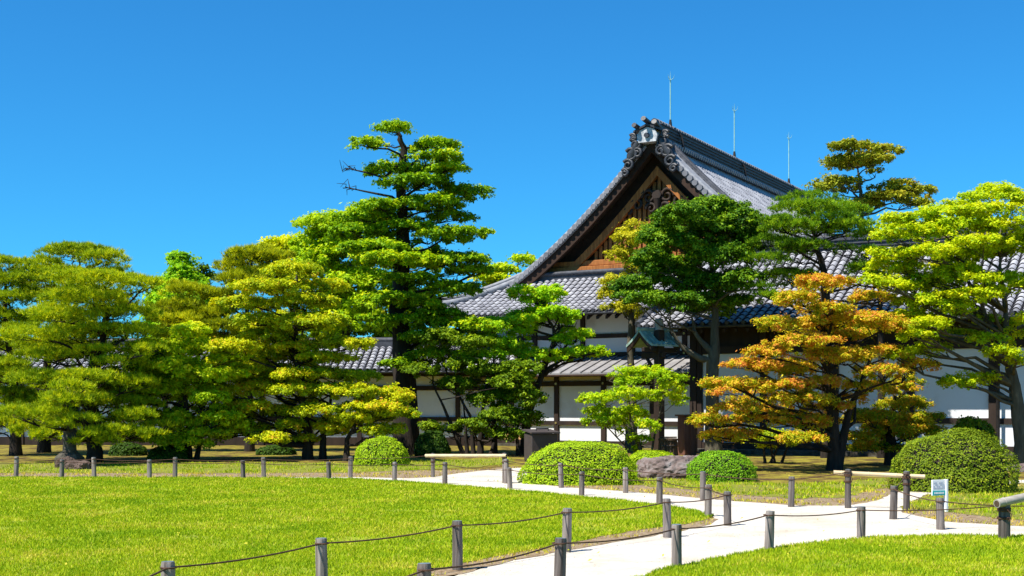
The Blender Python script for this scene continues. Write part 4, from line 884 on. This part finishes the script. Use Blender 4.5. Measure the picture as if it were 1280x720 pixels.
rock('garden_rock', 'pale stone at the foot of the leaning maple', 1272, 578, 590, 14, 'rock', 9)

# ------------------------------------------------------------------ fallen leaves
rg_ = np.random.default_rng(77); n = 900
fx = rg_.uniform(-13, 13, n); fy = rg_.uniform(9.5, 38, n)
nn = unit(rg_.normal(0, 0.35, (n, 3))+np.array([0, 0, 1.0])); L_ = rg_.uniform(0.025, 0.06, n)
fl_ = leaf_mesh('fallen_leaves', np.stack([fx, fy, np.full(n, 0.045)], 1), nn, L_, L_*0.55, rg_.random(n), M['dryblade'], None, np.zeros(3))
tag(fl_, 'small dry brown leaves fallen on the lawns, path and bank', 'fallen leaves', kind='stuff')

# ------------------------------------------------------------------ stone lantern
Yl = 35.5; xl = (87-CX)/F*Yl
lan = empty('stone_lantern', (xl, Yl, 0), 'grey stone lantern half hidden under the broad olive pine', 'lantern')
b = MB(); b.lathe((0,0,0), [(0.42,0.05),(0.42,0.22),(0.34,0.3),(0.26,0.36)], 8, smooth=False); b.build('base', M['stone'], lan)
b = MB(); b.lathe((0,0,0), [(0.25,0.34),(0.19,0.42),(0.17,0.7),(0.2,0.74),(0.2,0.79),(0.17,0.83),(0.17,1.15),(0.22,1.2)], 14); b.build('shaft', M['stone'], lan)
b = MB(); b.lathe((0,0,0), [(0.2,1.2),(0.4,1.3),(0.42,1.4),(0.3,1.42)], 6, smooth=False); b.build('platform', M['stone'], lan)
b = MB()
for k in range(6):
    a = k*math.pi/3; b.tube([(0.24*math.cos(a),0.24*math.sin(a),1.42),(0.24*math.cos(a),0.24*math.sin(a),1.74)], 0.05, 6)
b.lathe((0,0,0), [(0.14,1.42),(0.14,1.74)], 6, smooth=False); b.build('light_box', M['stone'], lan)
b = MB(); b.lathe((0,0,0), [(0.3,1.74),(0.55,1.8),(0.5,1.88),(0.22,2.05),(0.1,2.1),(0.13,2.16),(0.11,2.26),(0.02,2.36)], 6, smooth=False); b.build('roof', M['stone'], lan)

# ------------------------------------------------------------------ bell shelter with green copper roof
Yb = 42.0; xb = (824-CX)/F*Yb
bell = empty('bell_post', (xb, Yb, 0), 'dark wooden bell post with a small green copper roof', 'bell post', R(-56))
b = MB(); b.box(-0.13, 0.13, -0.13, 0.13, 0, 4.15, ch=0.015); b.box(-0.85, 0.25, -0.07, 0.07, 3.25, 3.42, ch=0.01); b.box(-0.07, 0.07, -0.7, 0.7, 3.44, 3.58, ch=0.01)
b.tube([(-0.12, 0, 2.75), (-0.62, 0, 3.24)], 0.06, 6)
b.build('post', M['timber'], bell)
cp = MB()
W2, LL = 0.66, 0.62
for sgn in (-1, 1):
    n = 8; vs = []
    for i in range(n):
        u = i/(n-1); x = -0.3+sgn*W2*u; z = 4.16-0.70*u+0.20*u*u
        vs += [(x, -LL, z), (x, LL, z), (x, LL, z-0.05), (x, -LL, z-0.05)]
    fs = []
    for i in range(n-1):
        for k in range(4): fs.append((4*i+k, 4*i+(k+1) % 4, 4*i+4+(k+1) % 4, 4*i+4+k))
    fs += [(0,1,2,3), tuple(4*n-4+k for k in range(4))]
    cp.add(vs, fs)
    for y in np.linspace(-LL+0.02, LL-0.02, 7):
        cp.tube([(-0.3+sgn*W2*u, y, 4.16-0.70*u+0.20*u*u+0.015) for u in np.linspace(0, 1, 8)], 0.022, 5)
    for y in (-LL+0.06, LL-0.06):
        vs = []
        for i in range(n):
            u = i/(n-1); x = -0.3+sgn*W2*u; z = 4.16-0.70*u+0.20*u*u-0.056
            vs += [(x, y-.03, z), (x, y+.03, z), (x, y+.03, z-0.16), (x, y-.03, z-0.16)]
        gd = MB(); gd.add(vs, fs); gd.build('roof_board', M['gabledark'], bell)
cp.tube([(-0.3, -LL-0.05, 4.19), (-0.3, LL+0.05, 4.19)], 0.06, 8)
cp.build('copper_roof', M['copper'], bell)
b = MB(); b.tube([(0, 0, 4.16), (0, 0, 4.48)], 0.14, 12); b.tube([(0, 0, 4.48), (0, 0, 4.53)], [0.15, 0.12], 12); b.build('post_cap', M['sheet'], bell)
b = MB(); b.lathe((-0.55, 0, 2.66), [(0.01,0.40),(0.10,0.38),(0.155,0.28),(0.165,0.1),(0.185,0.0),(0.15,0.0)], 14); b.tube([(-0.55,0,3.02),(-0.55,0,3.28)], 0.02, 6); b.build('bell', M['iron'], bell)
# wooden screen, tub and bin
Yw = 43.5; xw = (859-CX)/F*Yw
sc = empty('wooden_screen', (xw, Yw, 0), 'tall red brown wooden box beside the rain chain', 'wooden box', R(28))
b = MB(); b.box(-0.26, 0.26, -0.2, 0.2, 0, 1.32, ch=0.01)
for x in (-0.24, 0, 0.24): b.box(x-0.025, x+0.025, -0.225, -0.2, 0.05, 1.28)
b.build('body', M['redwood'], sc); b = MB(); b.box(-0.33, 0.33, -0.27, 0.27, 1.322, 1.38, ch=0.01); b.build('lid', M['redwood'], sc)
Yt = 38.5; xt = (835-CX)/F*Yt
tub = empty('wooden_tub', (xt, Yt, 0), 'dark old wooden tub with a lid standing behind the large rock', 'tub')
b = MB()
for k in range(18):
    a = 2*math.pi*k/18; c, s_ = math.cos(a), math.sin(a)
    b.tube([(0.27*c, 0.27*s_, 0), (0.23*c, 0.23*s_, 0.62)], 0.05, 6)
b.lathe((0,0,0), [(0.25,0.02),(0.22,0.6)], 18); b.build('staves', M['tubwood'], tub)
b = MB(); b.lathe((0,0,0), [(0.30,0.625),(0.30,0.67),(0.26,0.69)], 20, smooth=False); b.box(-0.26,0.26,-0.04,0.04,0.70,0.74); b.build('lid', M['tubwood'], tub)
b = MB()
for z, r in ((0.15, 0.312), (0.45, 0.293)): b.lathe((0,0,z), [(r,0),(r+.008,0.01),(r,0.03)], 20)
b.build('hoops', M['iron'], tub)
Yn = 38.0; xn = (676-CX)/F*Yn
bn = empty('wooden_bin', (xn, Yn, 0), 'dark brown lidded box with a small white tag left of the wide bush', 'bin', R(24))
b = MB(); b.box(-0.42, 0.42, -0.28, 0.28, 0.05, 0.84, ch=0.012); b.box(-0.4, 0.4, -0.26, 0.26, 0, 0.05); b.build('body', M['binwood'], bn)
b = MB(); b.add([(-.47,-.36,.85),(.47,-.36,.85),(.47,.34,.93),(-.47,.34,.93),(-.47,-.36,.89),(.47,-.36,.89),(.47,.34,.97),(-.47,.34,.97)], [(0,3,2,1),(4,5,6,7),(0,1,5,4),(1,2,6,5),(2,3,7,6),(3,0,4,7)]); b.build('lid', M['binwood'], bn)
b = MB(); b.tube([(-.2,-.1,.91),(-.2,-.1,.99),(.2,-.1,.99),(.2,-.1,.91)], 0.02, 6); b.build('handle', M['iron'], bn)
b = MB(); b.box(0.0, 0.16, -0.297, -0.282, 0.3, 0.38); b.build('tag', M['signwhite'], bn)

# ------------------------------------------------------------------ posts, ropes, bamboo bars
def post_mesh(seed, r=0.052, h=0.5):
    rng = random.Random(seed); b = MB(); n = 14
    ph = rng.uniform(0, 6.28)
    fl = lambda k, i: 1+0.05*math.sin(k*1.3+ph)+0.03*math.sin(k*3.1+i*0.6+ph)
    crack = rng.randrange(n)
    tw = lambda k, i: fl(k, i)*(0.86 if k == crack and 1 < i < 8 else 1)
    zs = [-0.12, 0.0, 0.08, 0.2, 0.3, 0.38, 0.44, 0.47, 0.488]; hs = [z*h/0.5 for z in zs]
    b.tube([(0, 0, z) for z in hs], [r*1.04, r*1.03, r*1.01, r, r*.99, r*.98, r*.98, r*.97, r*.90], n, 0, cap=False, tw=tw)
    ring = [(r*.90*math.cos(2*math.pi*k/n)*tw(k, 8), r*.90*math.sin(2*math.pi*k/n)*tw(k, 8)) for k in range(n)]
    vs = b.v[8*n:9*n]; b.add(vs+[(0, 0, h*0.985)], [(k, (k+1) % n, n) for k in range(n)], 1)
    return b
def post_at(px, top, base, label, group, r=0.052, seed=0, lean=0.0):
    Y = EYE*F/(base-HY); h = (base-top)*Y/F
    o = post_mesh(seed+int(px), r, h).build('fence_post', [M['post'], M['postcap']])
    o.location = ((px-CX)/F*Y, Y, 0); o.rotation_euler = (random.uniform(-.035, .035), random.uniform(-.035, .035)+lean, random.uniform(0, 6))
    tag(o, label, 'post', group)
    return np.array([(px-CX)/F*Y, Y, h])
def rope(pts, label, drop=0.055, r=0.0075, sag=0.035, side=0.0):
    b = MB(); q = []
    pts = [np.array(p) for p in pts]
    for i in range(len(pts)-1):
        a = pts[i]-np.array([0, 0.0, drop]); c = pts[i+1]-np.array([0, 0.0, drop]); L = np.linalg.norm(c-a)
        for k in range(10):
            f = k/10; q.append(a*(1-f)+c*f-np.array([0, 0, sag*(L/2)**1.0*4*f*(1-f)]))
    q.append(pts[-1]-np.array([0, 0, drop]))
    b.tube(q, r, 6)
    for p in pts:   # loop of rope round every post
        ring = [(p[0]+0.058*math.cos(a), p[1]+0.058*math.sin(a), p[2]-drop) for a in np.linspace(0, 2*math.pi, 13)]
        b.tube(ring, r*0.9, 5, cap=False)
    return tag(b.build('rope', M['rope']), label, 'rope', 'ropes between the posts')

gA, gB, gD, gC = 'posts on the far side of the path', 'posts round the wide lawn', 'posts along the near lawn', 'posts round the right hand grass patch'
A1 = [post_at(px, t, bs, l, gA) for px, t, bs, l in [
    (20,570,597,'pale far post standing farthest left, in front of the leftmost pine'),
    (118,571,597.5,'pale far post in front of the broad olive pine right of the lantern'),
    (219,571,598,'pale far post in front of the lime green maple'),
    (330,571,598,'pale far post in front of the spiky pine, left of the forked trunk'),
    (438,570,598.5,'pale far post at the left edge of the round bush beside the path')]]
B1 = [post_at(px, t, bs, l, gB) for px, t, bs, l in [
    (77,574,598.5,'short dark post at the far lawn edge below the stone lantern'),
    (187,574,599,'short dark post at the far lawn edge left of the lime maple'),
    (304,575,599,'short dark post at the far lawn edge left of the spiky pine'),
    (411,577,600,'short dark post at the far lawn edge right of the forked trunk'),
    (493,577,601.5,'grey post at the lawn edge just right of the round bush'),
    (556,577,605.5,'grey post at the lawn edge in front of the far bamboo bar'),
    (637.5,584,611.5,'dark lawn edge post overlapping the right end of the far bamboo bar'),
    (727,589,620,'grey lawn edge post below the middle of the wide clipped bush'),
    (824.5,596,631,'grey lawn edge post below the large rock'),
    (885,605,646.5,'grey post at the pointed end of the lawn, left of its leaning neighbour'),
    (909.5,613.5,658,'leaning post with rope tied on top at the pointed end of the lawn')]]
N1 = [post_at(px, t, bs, l, gB) for px, t, bs, l in [
    (834,622,673,'lawn post on the near side of the worn lawn tip'),
    (708,634,691,'lawn post with a dark shadow on the path edge, below the wide bush'),
    (572,649.5,714,'cracked lawn post beside the worn grass, third nearest of the lawn row'),
    (402.5,671,742,'nearest fully visible lawn post with dark cracks, standing in the grass'),
    (210.5,700,780,'lawn post with only its blue grey top in view')]]
A2 = [post_at(px, t, bs, l, gA) for px, t, bs, l in [
    (633,573,605,'grey far post beside the right end of the far bamboo bar'),
    (701.5,578,610.5,'pale far post in front of the left part of the wide bush'),
    (782,583.5,617,'pale far post in front of the right part of the wide bush'),
    (878.5,588.5,625.5,'pale far post in front of the small round bush'),
    (989,595,634.5,'pale far post in front of the orange tree')]]
D1 = [post_at(px, t, bs, l, gD) for px, t, bs, l in [
    (533,702,795,'near post of which only the top shows above the path'),
    (699,671,741,'near post in the pale path, its foot out of view'),
    (846,654,709.5,'brown near post at the edge of the near lawn below the lawn tip'),
    (961,637.5,689,'near lawn post with the path behind it, right of the leaning post'),
    (1076.5,632,673,'near lawn post below the right hand bamboo bar')]]
C1 = [post_at(px, t, bs, l, gC, lean=ln) for px, t, bs, l, ln in [
    (1116.5,606.5,650,'grey post on the dirt corner beside the right hand bamboo bar', 0),
    (1176,621.5,663,'slightly leaning post just in front of the small white sign', -0.06)]]

def barrier(label, posts, bar, m, rp, rb, ybar):
    """posts: (px, top, base); bar: two 3D end points"""
    p0 = posts[0]; Y0 = EYE*F/(p0[2]-HY); org = np.array([(p0[0]-CX)/F*Y0, Y0, 0])
    root = empty('bamboo_barrier', org, label, 'barrier', group='bamboo bars across the side paths')
    tops = []
    for px, top, base in posts:
        Y = EYE*F/(base-HY); h = (base-top)*Y/F; c = np.array([(px-CX)/F*Y, Y, 0])
        b = post_mesh(int(px), rp, h); b.v = [tuple(np.array(v)+c-org) for v in b.v]
        b.build('post', [M['post'], M['postcap']], root); tops.append(c+np.array([0, 0, h]))
    a, c = bar; a = a-org; c = c-org
    d = (c-a)/np.linalg.norm(c-a); L = np.linalg.norm(c-a)
    b = MB(); q = []; rad = []
    nodes_ = np.arange(0.12, L, 0.42)
    for s in np.linspace(0, L, 40):
        q.append(a+d*s); rad.append(rb)
    b.tube(q, rad, 12)
    for s in nodes_: b.tube([a+d*(s-.012), a+d*s, a+d*(s+.012)], [rb*1.0, rb*1.12, rb*1.0], 12)
    b.build('bamboo_pole', M[m], root)
    for e0, e1 in ((a-d*0.004, a+d*0.01), (c-d*0.01, c+d*0.004)):
        hol = MB(); hol.tube([e0, e1], rb*0.72, 12); hol.build('pole_end', M['tubwood'], root)
    for t in tops:
        t = t-org; b = MB()
        for dz in (-0.09, -0.105, -0.12, -0.2, -0.215):
            b.tube([(t[0]+(rp+.008)*math.cos(w), t[1]+(rp+.008)*math.sin(w), t[2]+dz) for w in np.linspace(0, 2*math.pi, 13)], 0.008, 5, cap=False)
        b.tube([(t[0], t[1]-rp-.01, t[2]-.09), (t[0]+.05, t[1]-rp-.05, t[2]-.16), (t[0]+.02, t[1]-rp-.03, t[2]-.24)], 0.006, 5)
        b.build('rope_binding', M['rope'], root)
    return tops
Yg = EYE*F/(599-HY)
g1 = barrier('far bamboo bar across the branching path, left of the wide bush', [(541,566,597),(630.5,565.5,604.5)], (P(532,569.5,28.2), P(633,569.5,27.0)), 'bamboo', 0.045, 0.034, 0)
g2 = barrier('pale bamboo bar before the largest round bush, across the right path', [(1060,585.5,636),(1133,588,639)], (P(1042,590.5,20.4), P(1156,596,20.1)), 'bamboo', 0.05, 0.034, 0)
g3 = barrier('thick grey bamboo pole on a bound post at the picture edge', [(1255,626,675),(1330,610,668)], (P(1246,629.5,15.4), P(1345,607,16.1)), 'bamboogrey', 0.07, 0.052, 0)
left_far = G(-90, 597); left_far[2] = 0.49
rope([left_far]+A1+[g1[0]], 'thin rope strung along the pale far posts under the pines')
lb = G(-60, 598.5); lb[2] = 0.44
rope([lb]+B1, 'thin rope strung along the far edge of the wide lawn to its pointed tip')
ln = G(40, 860); ln[2] = 0.49
rope([B1[-1]]+N1+[ln], 'rope sagging along the near side of the wide lawn')
rope([g1[1]]+A2+[g2[0]], 'thin rope strung before the clipped bushes and the rock')
d0 = G(330, 860); d0[2] = 0.49
rope([d0]+D1+[g3[0]], 'rope strung along the near lawn from the path to the bound post')
c9 = P(1330, 626, 17.5)
rope([g2[1]]+C1+[c9], 'thin rope passing behind the small white sign')

# ------------------------------------------------------------------ small sign
Ys = EYE*F/(640.5-HY); xs = (1175-CX)/F*Ys
sg = empty('path_sign', (xs, Ys, 0), 'small white and teal notice board on a thin white post', 'sign', R(22))
b = MB(); b.box(-0.155, 0.09, -0.012, 0.012, 0.26, 0.50, ch=0.003); brd = b.build('board', M['signwhite'], sg)
b = MB(); b.box(-0.155, 0.09, -0.016, -0.0125, 0.262, 0.335); b.build('teal_band', M['signteal'], sg)
b = MB(); b.box(0.092, 0.135, -0.03, 0.03, -0.1, 0.505, ch=0.004); b.build('sign_post', M['signwhite'], sg)
b = MB(); rr = random.Random(4)
for k, z in enumerate((0.455, 0.425, 0.40, 0.375)):
    x = -0.135
    while x < 0.06:
        w = rr.uniform(0.012, 0.03)
        if rr.random() < 0.75: b.box(x, x+w, -0.0145, -0.0122, z-0.009, z+0.009)
        x += w+0.007
b.build('print', M['signgrey'], sg)
b = MB(); x = -0.12
while x < 0.05:
    w = rr.uniform(0.012, 0.024); b.box(x, x+w, -0.0185, -0.0162, 0.285, 0.312); x += w+0.01
b.build('band_print', M['signwhite'], sg)
